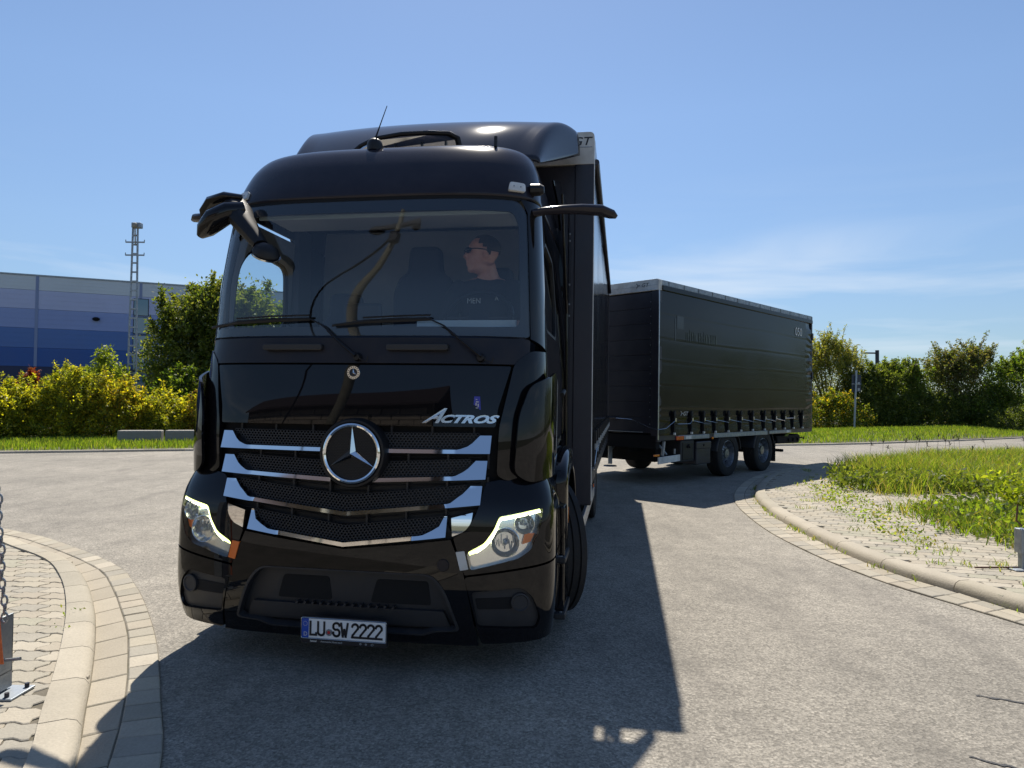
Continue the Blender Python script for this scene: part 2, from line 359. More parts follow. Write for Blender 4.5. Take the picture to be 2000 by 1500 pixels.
def panel(name, S, outer, m, parent, holes=(), off=0, thick=.02, res=.06, backm=None, offn=None):
    """a sheet cut to `outer` with `holes`, wrapped on surface S, with thickness and crisp edges"""
    P = dens(outer, res); H = [dens(h, res) for h in holes]; loops = [P] + H
    pts = []; edges = []
    for lp in loops:
        n0 = len(pts); pts += lp; edges += [(n0 + i, n0 + (i + 1) % len(lp)) for i in range(len(lp))]
    x0 = min(p[0] for p in P); x1 = max(p[0] for p in P); y0 = min(p[1] for p in P); y1 = max(p[1] for p in P)
    gx, gy = np.meshgrid(np.arange(x0 + res * .5, x1, res), np.arange(y0 + res * .5, y1, res)); gx = gx.ravel(); gy = gy.ravel()
    if len(gx):
        ok = inpoly(gx, gy, P)
        for h in H: ok &= ~inpoly(gx, gy, h)
        for lp in loops: ok &= dpoly(gx, gy, lp) > res * .45
        pts += list(zip(gx[ok].tolist(), gy[ok].tolist()))
    vo, eo, fo, ov, oe, of = delaunay_2d_cdt([Vector(p) for p in pts], edges, [], 0, 1e-6)
    T = [f for f in fo]
    cx = np.array([sum(vo[i].x for i in f) / 3 for f in T]); cy = np.array([sum(vo[i].y for i in f) / 3 for f in T])
    ok = inpoly(cx, cy, P)
    for h in H: ok &= ~inpoly(cx, cy, h)
    T = [f for f, q in zip(T, ok) if q]
    N_ = [S.nrm(p.x, p.y) for p in vo]; B = [S(p.x, p.y) for p in vo]
    V = [b + n_ * (off + (offn(b) if offn else 0)) for b, n_ in zip(B, N_)]; nv = len(V); V += [b + n_ * (off - thick) for b, n_ in zip(B, N_)] if thick else []
    if offn:
        M_ = []
        for p, b, n0 in zip(vo, B, N_):
            e_ = .004; f_ = lambda u, v: S(u, v) + S.nrm(u, v) * (off + offn(S(u, v))); g_ = (f_(p.x + e_, p.y) - f_(p.x - e_, p.y)).cross(f_(p.x, p.y + e_) - f_(p.x, p.y - e_)); M_.append(g_.normalized() if g_.length > 0 else n0)
        NS = M_
    else: NS = N_
    F = []; LN = []
    for f in T:
        a, b, c = f
        g = (V[b] - V[a]).cross(V[c] - V[a])
        if g.dot(N_[a]) < 0: f = (a, c, b)
        F.append(tuple(f)); LN += [NS[i] for i in f]
    nt_ = len(F); E = {}
    for f in F:
        for i in range(3): E[(f[i], f[(i + 1) % 3])] = 1
    if thick:
     for f in list(F): F.append((f[0] + nv, f[2] + nv, f[1] + nv)); LN += [-N_[f[0]], -N_[f[2]], -N_[f[1]]]
    for (a, b) in list(E):
        if thick and (b, a) not in E:
            w0 = len(V); V += [V[a], V[b], V[b + nv], V[a + nv]]
            f = (w0, w0 + 3, w0 + 2, w0 + 1)
            g = (V[f[1]] - V[f[0]]).cross(V[f[2]] - V[f[0]]); g = g.normalized() if g.length > 0 else Vector((0, 0, 1))
            F.append(f); LN += [g] * 4
    me = bpy.data.meshes.new(name); me.from_pydata([tuple(v) for v in V], [], F); me.materials.append(m)
    if backm: me.materials.append(backm); me.polygons.foreach_set('material_index', [1 if nt_ <= i < 2 * nt_ else 0 for i in range(len(F))])
    me.polygons.foreach_set('use_smooth', [True] * len(F)); me.update()
    if len(me.loops) == len(LN): me.normals_split_custom_set([tuple(n_) for n_ in LN])
    o = bpy.data.objects.new(name, me); return link(o, parent)
def grid(name, fn, us, vs, m, parent=None, thick=0):
    V = [fn(u, v) for v in vs for u in us]; n = len(us); F = [(j * n + i, j * n + i + 1, (j + 1) * n + i + 1, (j + 1) * n + i) for j in range(len(vs) - 1) for i in range(n - 1)]
    o = obj(name, V, F, m, parent, smooth=True)
    if thick: s_ = o.modifiers.new('t', 'SOLIDIFY'); s_.thickness = thick; s_.offset = -1
    return o
def textmesh(s, size=1, ext=.002, shear=0, sx=1, align='LEFT', space=1, offset=0):
    c = bpy.data.curves.new('t', 'FONT'); c.body = s; c.size = size; c.extrude = ext; c.shear = shear; c.align_x = align; c.space_character = space; c.offset = offset; c.resolution_u = 3
    o = bpy.data.objects.new('t', c); col.objects.link(o); dg = bpy.context.evaluated_depsgraph_get(); me = bpy.data.meshes.new_from_object(o.evaluated_get(dg))
    V = [(v.co.x * sx, v.co.y, v.co.z) for v in me.vertices]; F = [tuple(p.vertices) for p in me.polygons]
    bpy.data.objects.remove(o); bpy.data.meshes.remove(me); return V, F
def lettering(name, s, fn, m, parent, **k):
    """fn maps (x, y, depth) of the flat text to the place"""
    V, F = textmesh(s, **k); return obj(name, [fn(*v) for v in V], F, m, parent)
def npmesh(name, V, F, m, parent=None, colr=None, smooth=False):
    """V (n,3), F (k,4) or (k,3) arrays"""
    me = bpy.data.meshes.new(name); k = F.shape[1]
    me.vertices.add(len(V)); me.vertices.foreach_set('co', V.astype(np.float32).ravel())
    me.loops.add(F.size); me.loops.foreach_set('vertex_index', F.astype(np.int32).ravel())
    me.polygons.add(len(F)); me.polygons.foreach_set('loop_start', np.arange(0, F.size, k, dtype=np.int32)); me.polygons.foreach_set('loop_total', np.full(len(F), k, np.int32))
    if colr is not None:
        a = me.color_attributes.new('Col', 'FLOAT_COLOR', 'POINT'); c4 = np.ones((len(V), 4), np.float32); c4[:, :3] = colr; a.data.foreach_set('color', c4.ravel())
    me.materials.append(m); me.update(calc_edges=True); me.validate()
    if smooth: me.polygons.foreach_set('use_smooth', [True] * len(F))
    o = bpy.data.objects.new(name, me); return link(o, parent)
def setcol(me, c):
    a = me.color_attributes.new('Col', 'FLOAT_COLOR', 'POINT'); a.data.foreach_set('color', list((*c, 1)) * len(me.vertices))
# ================================================================ THE GROUND
def spline(pts, n):
    P = [Vector((p[0], p[1], 0)) for p in pts]; out = []
    for i in range(len(P) - 1):
        a = P[max(0, i - 1)]; b = P[i]; c = P[i + 1]; d = P[min(len(P) - 1, i + 2)]
        for k in range(12):
            t = k / 12; out.append(.5 * ((2 * b) + (c - a) * t + (2 * a - 5 * b + 4 * c - d) * t * t + (3 * b - a - 3 * c + d) * t ** 3))
    out.append(P[-1]); L_ = [0]
    for i in range(1, len(out)): L_.append(L_[-1] + (out[i] - out[i - 1]).length)
    res = []
    for k in range(n + 1):
        s = L_[-1] * k / n; i = min(len(out) - 2, max(0, bisect.bisect_right(L_, s) - 1)); t = (s - L_[i]) / max(1e-9, L_[i + 1] - L_[i]); res.append(out[i].lerp(out[i + 1], t))
    return res, L_[-1]
def offs(poly, d):
    out = []
    for i, p in enumerate(poly):
        a = poly[max(0, i - 1)]; b = poly[min(len(poly) - 1, i + 1)]; t = (b - a).normalized(); out.append(p + Vector((-t.y, t.x, 0)) * d)
    return out
FAR = [(-70, 1.5), (-40, 10.5), (-14.4, 19.5), (-9.7, 21.2), (1, 24.2), (11.8, 27.3), (18.0, 30.4), (26.2, 35.4), (45, 48.5), (75, 72)]
farL, farLen = spline(FAR, 160)
def fary(x):
    for i in range(len(farL) - 1):
        if farL[i].x <= x <= farL[i + 1].x:
            t = (x - farL[i].x) / (farL[i + 1].x - farL[i].x); return farL[i].y + t * (farL[i + 1].y - farL[i].y)
    return farL[-1].y if x > 0 else farL[0].y
tag(obj('ground', [(-700, -700, -.03), (700, -700, -.03), (700, 900, -.03), (-700, 900, -.03)], [(0, 1, 2, 3)], M['soil']), 'flat open ground under dry turf reaching to the horizon', kind='structure')
xs = [p.x for p in farL]; V = []; F = []
for i, p in enumerate(farL): V += [(p.x, -14, 0), (p.x, p.y, 0)]
for i in range(len(farL) - 1): F.append((2 * i, 2 * i + 2, 2 * i + 3, 2 * i + 1))
tag(obj('road', V, F, M['asphalt']), 'worn pale grey asphalt road and junction', kind='structure')
# verge beyond the far kerb
def vergez(x, d):
    h = .05 + .05 * min(1, d) + .10 * noise.noise(Vector((x * .15, d * .2, 3))) * min(1, d / 2)
    return h + (.28 * math.exp(-((x - 24) / 10) ** 2) * math.exp(-((d - 4) / 2.5) ** 2))
V = []; F = []; dd = [0.13, .5, 1, 2, 3, 4, 5, 6.5, 8, 10, 13, 18, 26]
for i, p in enumerate(farL):
    q = offs(farL, 1)[i] - p
    for d in dd: V.append((p.x + q.x * d, p.y + q.y * d, vergez(p.x, d) if d < 20 else .0))
n = len(dd)
for i in range(len(farL) - 1):
    for j in range(n - 1): F.append((i * n + j, (i + 1) * n + j, (i + 1) * n + j + 1, i * n + j + 1))
tag(obj('verge', V, F, M['soil'], smooth=True), 'grassy verge rising gently beyond the road', kind='structure')

STONEC = [(.37, .332, .26), (.335, .305, .245), (.395, .355, .285), (.315, .29, .24), (.35, .31, .245)]
def jit(c, a=.04):
    k = 1 + random.uniform(-a, a) * 2; return tuple(x * k for x in c)
def slabquad(name, q, z0, z1, m, parent, gap=.004, bev=.006, c=None, kind=None, tilt=.002):
    """one laid stone on the footprint q (4 xy points), joints recessed"""
    cx = sum(p[0] for p in q) / 4; cy = sum(p[1] for p in q) / 4
    def ins(g):
        out = []
        for p in q:
            d = Vector((cx - p[0], cy - p[1])); l = d.length; out.append((p[0] + d.x / l * g * 1.4, p[1] + d.y / l * g * 1.4))
        return out
    a = ins(gap); b = ins(gap + bev); t = [random.uniform(-tilt, tilt) for _ in range(4)]
    V = [(p[0], p[1], z0) for p in a] + [(p[0], p[1], z1 - bev * .8 + t[i]) for i, p in enumerate(a)] + [(p[0], p[1], z1 + t[i]) for i, p in enumerate(b)]
    F = [(8, 9, 10, 11)] + [(i, (i + 1) % 4, (i + 1) % 4 + 4, i + 4) for i in range(4)] + [(i + 4, (i + 1) % 4 + 4, (i + 1) % 4 + 8, i + 8) for i in range(4)]
    o = obj(name, V, F, m, parent); setcol(o.data, jit(c or random.choice(STONEC)))
    return o
def strip(name, A, B, z0, z1, parent, **k):
    for i in range(len(A) - 1): slabquad(name, [(A[i].x, A[i].y), (A[i + 1].x, A[i + 1].y), (B[i + 1].x, B[i + 1].y), (B[i].x, B[i].y)], z0, z1, M['stone'], parent, **k)
def kerb(A, n_in, zt, r, parent, width, nseg):
    """rounded kerb stones: A is the face line, n_in +1/-1 the side they lie on"""
    Bl = offs(A, n_in * width); Cl = offs(A, n_in * width * .35); D_ = offs(A, n_in * width * .12)
    for i in range(0, len(A) - 1, nseg):
        j = min(i + nseg, len(A) - 1); V = []; ids = list(range(i, j + 1))
        for k in ids:
            f = .004 if k == i else (-.004 if k == j else 0); t = (A[min(k + 1, len(A) - 1)] - A[max(k - 1, 0)]).normalized() * f
            for p, z in ((A[k], -.05), (A[k], zt * .45), (D_[k], zt * .82), (Cl[k], zt), (Bl[k], zt + .001), (Bl[k], -.05)): V.append((p.x + t.x, p.y + t.y, z))
        F = []
        for a in range(len(ids) - 1):
            for b in range(5): F.append((a * 6 + b, (a + 1) * 6 + b, (a + 1) * 6 + b + 1, a * 6 + b + 1))
        F.append(tuple(range(6))); F.append(tuple((len(ids) - 1) * 6 + b for b in range(6))[::-1])
        o = obj('kerb_stone', V, F, M['stone'], parent, smooth=False)
        bm = bmesh.new(); bm.from_mesh(o.data); bmesh.ops.recalc_face_normals(bm, faces=bm.faces)
        for f in bm.faces: f.smooth = len(f.verts) == 4
        for e_ in bm.edges:
            if len(e_.link_faces) == 2 and e_.calc_face_angle(0) > R(50): e_.smooth = False
        bm.to_mesh(o.data); bm.free(); setcol(o.data, jit(random.choice(STONEC[:3]), .04))

# interlocking pavers: wavy long sides, stepped short sides
PL, PW = .225, .150
def paver_outline():
    top = [(-PL/2 + PL * t, .010 * math.sin(2 * math.pi * t * 2)) for t in [0, .125, .25, .375, .5, .625, .75, .875, 1]]
    up = [(x, PW / 2 + y) for x, y in top]; dn = [(x, -PW / 2 + y) for x, y in top]
    right = [(PL/2 + .018, PW * .22), (PL/2 - .018, -PW * .22)]; left = [(-PL/2 - .018, -PW * .22), (-PL/2 + .018, PW * .22)]
    left = [(-PL/2 + .018 - .036, -PW * .22), (-PL/2 + .018, PW * .22)]
    return up + right + dn[::-1] + left
def paver_verts(g=.0035, b=.005):
    o = paver_outline(); n = len(o)
    def ins(k): return [(x * (1 - k / (PL / 2)), y * (1 - k / (PW / 2))) for x, y in o]
    a = ins(g); c = ins(g + b)
    V = [(x, y, -.03) for x, y in a] + [(x, y, -.004) for x, y in a] + [(x, y, 0) for x, y in c]
    F = [tuple(range(2 * n, 3 * n))[::-1]]
    for lv in (0, 1):
        for i in range(n): F.append((lv * n + i, (lv + 1) * n + i, (lv + 1) * n + (i + 1) % n, lv * n + (i + 1) % n))
    return V, F
PV, PF = paver_verts()
pavmeshes = []
for c in STONEC + [(.33, .31, .24)]:
    me = bpy.data.meshes.new('paving_stone'); me.from_pydata(PV, [], PF); me.materials.append(M['stone']); me.update(); setcol(me, c)
    bm = bmesh.new(); bm.from_mesh(me); bmesh.ops.recalc_face_normals(bm, faces=bm.faces); bm.to_mesh(me); bm.free(); pavmeshes.append(me)
def pave(parent, region, z, ang, org, limit=300, skip=None):
    ca, sa = math.cos(ang), math.sin(ang); items = []
    for r_ in range(-120, 120):
        for q in range(-110, 110):
            u = q * PL + (PL / 2 if r_ % 2 else 0); v = r_ * PW
            items.append((org[0] + u * ca - v * sa, org[1] + u * sa + v * ca))
    a = np.array(items); ok = inpoly(a[:, 0], a[:, 1], region); a = a[ok]
    vis = (a[:, 1] > 1.6) & (np.abs(a[:, 0]) < a[:, 1] * .80 + .3); d = np.hypot(a[:, 0], a[:, 1]); d = np.where(vis, d, 1e6)
    o_ = np.argsort(d); a = a[o_]; nvis = int(vis.sum())
    for i in range(min(limit, nvis)):
        o = bpy.data.objects.new('paving_stone', random.choice(pavmeshes)); col.objects.link(o); o.parent = parent
        o.location = (a[i][0], a[i][1], z + random.uniform(-.0025, .0025)); o.rotation_euler = (random.uniform(-.008, .008), random.uniform(-.008, .008), ang)
    rest = a[limit:nvis]
    if len(rest):
        n = len(PV); pv = np.array(PV); m = Matrix.Rotation(ang, 3, 'Z'); pv = pv @ np.array(m).T; V = (pv[None] + np.c_[rest, np.full(len(rest), z) + rng.uniform(-.003, .003, len(rest))][:, None, :]).reshape(-1, 3)
        fo = PF; me = bpy.data.meshes.new('paving_stones'); F = []
        for k in range(len(rest)): F += [tuple(i + k * n for i in f) for f in fo]
        me.from_pydata(V.tolist(), [], F); me.materials.append(M['stone']); me.update()
        at = me.color_attributes.new('Col', 'FLOAT_COLOR', 'POINT'); cc = np.array(STONEC)[rng.integers(0, 5, len(rest))] * rng.uniform(.93, 1.07, (len(rest), 1)); c4 = np.ones((len(V), 4), np.float32); c4[:, :3] = np.repeat(cc, n, 0); at.data.foreach_set('color', c4.ravel())
        bm = bmesh.new(); bm.from_mesh(me); bmesh.ops.recalc_face_normals(bm, faces=bm.faces); bm.to_mesh(me); bm.free()
        o = bpy.data.objects.new('paving_stones', me); link(o, parent); o['kind'] = 'stuff'

def poly3(name, pts, z, m, parent=None):
    return obj(name, [(p[0], p[1], z) for p in pts], [tuple(range(len(pts)))], m, parent)
def side(A_, pt):
    m = A_[len(A_) // 2]; t = A_[len(A_) // 2 + 1] - m; n_ = Vector((-t.y, t.x, 0)); return 1 if n_.dot(Vector((pt[0], pt[1], 0)) - m) > 0 else -1
# ---- left corner
LE = [(-9.5, 10.2), (-6.19, 8.42), (-5.15, 7.79), (-3.80, 6.67), (-3.20, 5.94), (-2.75, 5.28), (-2.33, 4.6), (-2.02, 4.04), (-1.82, 3.66), (-1.54, 3.12), (-1.22, 2.3), (-.9, 1.3)]
LS = [(-9.4, 9.95), (-6.05, 8.14), (-5.0, 7.45), (-3.88, 6.51), (-3.36, 5.87), (-3.0, 5.35), (-2.61, 4.76), (-2.31, 4.23), (-2.05, 3.74), (-1.78, 3.15), (-1.45, 2.3), (-1.12, 1.3)]
LK = [(-9.25, 9.65), (-5.95, 7.92), (-5.0, 7.25), (-4.24, 6.66), (-3.66, 5.99), (-3.15, 5.27), (-2.73, 4.59), (-2.35, 3.92), (-2.1, 3.45), (-1.87, 3.03), (-1.55, 2.3), (-1.25, 1.3)]
A, la = spline(LE, 66); B, lb = spline(LS, 66); C_, lc = spline(LK, 66)
sL = side(C_, (-8, 3)); pavL = poly3('pavement', [(p.x, p.y) for p in offs(C_, sL * .13)] + [(-3.5, 1.0), (-14, 1.0), (-14, 11)], .060, M['sand']); tag(pavL, 'paved island corner of wavy interlocking stones at the left', kind='structure')
gut = poly3('joint_bed', [(p.x, p.y) for p in A] + [(p.x, p.y) for p in C_[::-1]], .009, M['sand'], pavL)
strip('gutter_stone', A, B, -.02, .016, pavL, tilt=.003)
A2, _ = spline(LS, 34); B2, _ = spline(LK, 34)
strip('gutter_slab', offs(A2, 0), B2, -.02, .012, pavL, c=(.345, .305, .24), tilt=.002)
kerb(C_, 1 if True else -1, .07, .02, pavL, .0, 3) if False else None
sL = side(C_, (-8, 3)); kerb(C_, sL, .082, .02, pavL, .175, 3)
inn = offs(C_, sL * .12)
pave(pavL, [(p.x, p.y) for p in inn] + [(-3.5, 1.0), (-13, 1.0), (-13, 11)], .068, R(-3), (-3, 4))
# ---- right corner
RK = [(30, 31.5), (22, 26.6), (17, 23.4), (12, 20.8), (9.1, 18.74), (7.83, 17.87), (6.73, 16.71), (5.68, 15.15), (4.87, 13.61), (4.43, 12.58), (4.07, 11.52), (3.76, 10.05), (3.64, 8.88), (3.60, 8.05), (3.58, 7.38), (3.62, 6.8), (3.69, 6.38), (3.83, 5.89), (3.94, 5.44), (4.2, 4.7), (4.6, 3.8), (5.2, 2.9)]
RG = [(29.8, 32), (21.7, 27.1), (16.6, 23.9), (11.4, 21.0), (8.49, 18.75), (7.39, 17.83), (6.32, 16.67), (5.09, 14.8), (4.17, 12.85), (3.70, 11.49), (3.45, 10.35), (3.25, 8.86), (3.22, 7.77), (3.27, 6.91), (3.41, 6.14), (3.56, 5.69), (3.74, 5.15), (4.0, 4.4), (4.4, 3.6), (4.9, 2.7)]
A, la = spline(RG, 190); C_, lc = spline(RK, 190)
mid_ = [a.lerp(c, .5) for a, c in zip(A, C_)]
sR = side(C_, (15, 12)); pavR = poly3('pavement', [(p.x, p.y) for p in offs(C_, sR * .12)] + [(12, 2.9), (30, 20)], .080, M['sand']); tag(pavR, 'paved island corner with weeds and tall grass at the right', kind='structure')
poly3('joint_bed', [(p.x, p.y) for p in A] + [(p.x, p.y) for p in C_[::-1]], .007, M['sand'], pavR)
cut = [i for i in range(len(A)) if A[i].y < 21]; i0 = cut[0]
strip('gutter_stone', A[i0:], mid_[i0:], -.02, .014, pavR, tilt=.003); strip('gutter_stone', mid_[i0:], C_[i0:], -.02, .012, pavR, tilt=.003)
sR = side(C_, (15, 12)); Kc, _ = spline(RK, 150); kerb(Kc, sR, .102, .03, pavR, .17, 3)
inn = offs(C_, sR * .15)
inn = [p for i, p in enumerate(inn) if i % 3 == 0]
pave(pavR, [(p.x, p.y) for p in inn if p.y < 19] + [(9, 4.0), (9.5, 12.0), (9.8, 19)], .092, R(-14), (5, 8))
# ---- far kerb
kf, _ = spline(FAR, 150)
farkerb = tag(poly3('kerb_line', [(-.3 + p.x, p.y + .02) for p in kf] + [(p.x, p.y + .09) for p in kf[::-1]], .004, M['sand']), 'low kerb line along the far side of the road', kind='structure')
kerb([p for p in kf if -30 < p.x < 50], side(kf, (0, 60)), .07, .02, farkerb, .11, 1)
# small things lying on the asphalt
def stain(pts, w):
    V = []; F = []
    for i, (x, y) in enumerate(pts):
        ww = w * (.5 + .5 * math.sin(math.pi * i / (len(pts) - 1))) * random.uniform(.6, 1.3); V += [(x, y - ww, .004), (x, y + ww, .004)]
    for i in range(len(pts) - 1): F.append((2 * i, 2 * i + 2, 2 * i + 3, 2 * i + 1))
    return V, F
V, F = stain([(2.58 + .02 * i, 3.87 - .010 * i + random.uniform(-.01, .01)) for i in range(16)], .012); M['tar'] = mat('tar', (.035, .033, .032), .6, bump=.3, bumpscale=60)
tag(obj('tar_patch', V, F, M['tar']), 'thin dark crack repair on the asphalt at the right', kind='structure')
V, F = stain([(2.10 + .02 * i, 3.20 - .014 * i + random.uniform(-.01, .01)) for i in range(12)], .010)
tag(obj('tar_patch', V, F, M['tar']), 'shorter dark crack repair nearer the bottom right corner', kind='structure')
# ================================================================ THE BOX TRUCK (local: x right, y to its rear, z up; origin under the front bumper)
TLOC = Vector((-.985, 4.1, 0)); TROT = (0, R(.2), R(-9))
TM = Matrix.Translation(TLOC) @ Euler(TROT).to_matrix().to_4x4()
truck = tag(empty('box_truck', TLOC, TROT), 'black curtain-sided box truck facing the camera, driver at the wheel', 'truck')
CAB = Surf([(.6,.6,.06,1.13),(1.0,1.0,.06,1.13),(1.4,1.4,.055,1.135),(1.8,1.8,.105,1.135),(2.0,2.0,.14,1.125),(2.4,2.4,.18,1.105),(2.85,2.85,.27,1.075),(2.95,2.95,.30,1.065),(3.08,3.08,.37,1.05),(3.22,3.2,.45,1.02),(3.36,3.30,.55,.965),(3.5,3.36,.68,.87),(3.65,3.395,.87,.70),(3.8,3.41,1.13,.45),(4.0,3.42,1.6,.12)], .42, 3.4, 2.05)
BMP = Surf([(.2,.2,.06,1.2),(.3,.3,.02,1.215),(.45,.45,.0,1.225),(.7,.7,.0,1.225),(.9,.9,.01,1.22),(1.0,1.0,.03,1.21),(1.1,1.1,.07,1.18),(1.2,1.2,.12,1.13)], .27, 3.2, .85)
GRL = Surf([(.6,.6,.0,1.15),(.8,.8,.02,1.15),(1.0,1.0,.04,1.15),(1.4,1.4,.07,1.15),(1.6,1.6,.07,1.15)], .30, 2.6, 1.0)
def cf(pts, S=CAB):   # mixed points: (x,z) on the front or ('s',side,y,z) on the flank
    return [S.sy(*p[1:]) if p[0] == 's' else S.fx(*p) for p in pts]
def mir(pts): return [(('s', -p[1], p[2], p[3]) if p[0] == 's' else (-p[0], p[1])) for p in pts][::-1]
T = truck
# --- roof shell (one smooth sheet from above the windscreen over the cab to its rear)
def roofpt(t, v, off=0):
    a = abs(t); g = 1 if t >= 0 else -1
    if a <= .6: u = CAB.L * (a / .6); p = CAB(g * u, v)
    else:
        p = CAB(g * CAB.L, v); p.y = min(2.05, p.y + (2.05 - p.y) * ((a - .6) / .4))
    return p
us = [i / 50 for i in range(-50, 51)]
vs = [2.90 + 1.1 * (i / 44) ** 1.0 for i in range(45)]
roof = grid('roof_shell', roofpt, us, vs, M['roofpaint'], T, thick=.02)
vis_ = panel('visor_seam', CAB, fillet([CAB.fx(-1.0, 2.878), CAB.fx(1.0, 2.878), CAB.fx(1.0, 2.905), CAB.fx(-1.0, 2.905)], .005), M['gapblack'], T, off=-.006, thick=.02, res=.05)
# --- rear wall and floor of the cab
MB().prism([(-1.10, 1.05), (1.10, 1.05), (1.10, 2.75), (1.03, 3.1), (.8, 3.33), (-.8, 3.33), (-1.03, 3.1), (-1.10, 2.75)], 2.02, 2.05, 'y').build('rear_wall', M['paint'], T)
# --- side wall (door skins) with window openings, A-pillars, glazing
for g in (-1, 1):
    win = [('s', g, .56, 2.06), ('s', g, 1.30, 2.06), ('s', g, 1.36, 2.30), ('s', g, 1.30, 2.66), ('s', g, .74, 2.70), ('s', g, .60, 2.55)]
    wv = fillet([CAB.sy(*p[1:]) for p in win], .10)
    door = [('s', g, .52, 1.235), ('s', g, 1.52, 1.36), ('s', g, 1.54, 2.70), ('s', g, 1.40, 2.87), ('s', g, .62, 2.87), ('s', g, .50, 2.4)]
    d = panel('door', CAB, fillet([CAB.sy(*p[1:]) for p in door], .05), M['paint'], T, holes=[wv], off=.0, thick=.035, res=.06, backm=M['interior'])
    panel('side_window', CAB, fillet([CAB.sy(p[1], p[2] + (.0), p[3]) for p in win], .10), M['sideglass'], d, off=-.018, thick=0)
    # window frame lip
    ring = wv; inner = [(sum(p[0] for p in wv) / len(wv) + (p[0] - sum(q[0] for q in wv) / len(wv)) * .93, sum(p[1] for p in wv) / len(wv) + (p[1] - sum(q[1] for q in wv) / len(wv)) * .93) for p in wv]
    panel('window_seal', CAB, wv, M['darkplastic'], d, holes=[inner], off=-.004, thick=.02, res=.06)
    hd = MB(); hd.tube([tuple(CAB(*CAB.sy(g, 1.30, 1.66)) + Vector((g * .03, 0, 0))), tuple(CAB(*CAB.sy(g, 1.47, 1.69)) + Vector((g * .03, 0, 0)))], .018, 8); hd.build('door_handle', M['darkplastic'], d, smooth=True)
    rear = [('s', g, 1.54, 1.35), ('s', g, 2.04, 1.35), ('s', g, 2.04, 2.885), ('s', g, 1.44, 2.885), ('s', g, 1.56, 2.70)]
    panel('rear_quarter', CAB, [CAB.sy(*p[1:]) for p in rear], M['paint'], T, off=0, thick=.03, res=.08)
    # pale trim sweep under the door down to the fender
    sw = [('s', g, .30, 1.125), ('s', g, .55, 1.19), ('s', g, 1.52, 1.31), ('s', g, 1.52, 1.352), ('s', g, .53, 1.232), ('s', g, .30, 1.16)]
    panel('sill_trim', CAB, [CAB.sy(*p[1:]) for p in sw], M['chromes'], T, off=.008, thick=.02, res=.05)
    # A-pillar: from the roof to the flank
    pil = [(g * 1.052, 1.99), ('s', g, .50, 1.93), ('s', g, .505, 2.4), ('s', g, .60, 2.885), (g * .965, 2.885), (g * 1.008, 2.80)]
    pil = [CAB.sy(*p[1:]) if p[0] == 's' else CAB.fx(*p) for p in pil]
    panel('a_pillar', CAB, pil, M['paint'], T, off=.002, thick=.03, res=.04, backm=M['interiordark'])
    # corner flank panels beside the hood
    fl = [(g * .965, 1.82), (g * .995, 1.865), (g * 1.06, 1.915), ('s', g, .50, 1.92), ('s', g, .50, 1.16), ('s', g, .40, 1.12), (g * .93, 1.14), (g * .885, 1.17), (g * .895, 1.45)]
    fl = [CAB.sy(*p[1:]) if p[0] == 's' else CAB.fx(*p) for p in fl]
    panel('corner_panel', CAB, fillet(fl, .03), M['paint'], T, off=.004, thick=.03, res=.04)
    af = [(g * 1.035, 1.70), ('s', g, .50, 1.80), ('s', g, .60, 1.74), ('s', g, .64, 1.3), ('s', g, .55, 1.16), (g * 1.03, 1.13), (g * .965, 1.19), (g * .985, 1.52)]
    af = [CAB.sy(*p[1:]) if p[0] == 's' else CAB.fx(*p) for p in af]
    panel('air_deflector', CAB, fillet(af, .05), M['paint'], T, off=.062, thick=.018, res=.035)
    mb = MB()
    for zz in (1.3, 1.45, 1.6):
        p = CAB(*CAB.fx(g * 1.09, zz)); mb.box((p.x + g * .015, p.y - .0, zz), (.05, .05, .02))
    stf(mb.build('deflector_bracket', M['darkplastic'], T))
# --- windscreen: glass, black border, seam
ws = fillet(cf([(-1.048, 1.998), (1.048, 1.998), (1.004, 2.80), (.955, 2.872), (-.955, 2.872), (-1.004, 2.80)]), [.02, .02, .06, .05, .05, .06])
wsi = fillet(cf([(-1.0, 2.055), (1.0, 2.055), (.965, 2.72), (.93, 2.80), (-.93, 2.80), (-.965, 2.72)]), .07)
wsg = panel('windscreen', CAB, ws, M['glass'], T, off=.0, thick=0, res=.05)
panel('black_border', CAB, ws, M['darkplastic'], wsg, holes=[wsi], off=-.009, thick=.008, res=.05)
# --- scuttle below the glass, with two grab steps
sc_ = fillet(cf([(-.985, 1.828), (.985, 1.828), (1.052, 1.90), (1.052, 1.985), (-1.052, 1.985), (-1.052, 1.90)]), .02)
scut = panel('scuttle_panel', CAB, sc_, M['satin'], T, off=.0, thick=.03, res=.05)
for x0, x1 in ((-.60, -.21), (.20, .585)):
    V = MB(); a = CAB.pt((x0 + x1) / 2, 1.925, 0)
    st = MB().prism(fillet([(x0, 1.905), (x1, 1.905), (x1 + .0, 1.945), (x0, 1.945)], .018), a.y - .035, a.y + .03, 'y').build('grab_step', M['plastic'], T, bevel=.006)
# --- hood flap
hd_ = fillet(cf([(-.875, 1.452), (.875, 1.452), (.885, 1.56), (.952, 1.815), (-.952, 1.815), (-.885, 1.56)]), .012)
hood = panel('hood_flap', CAB, hd_, M['paint'], T, off=.002, thick=.03, res=.05)
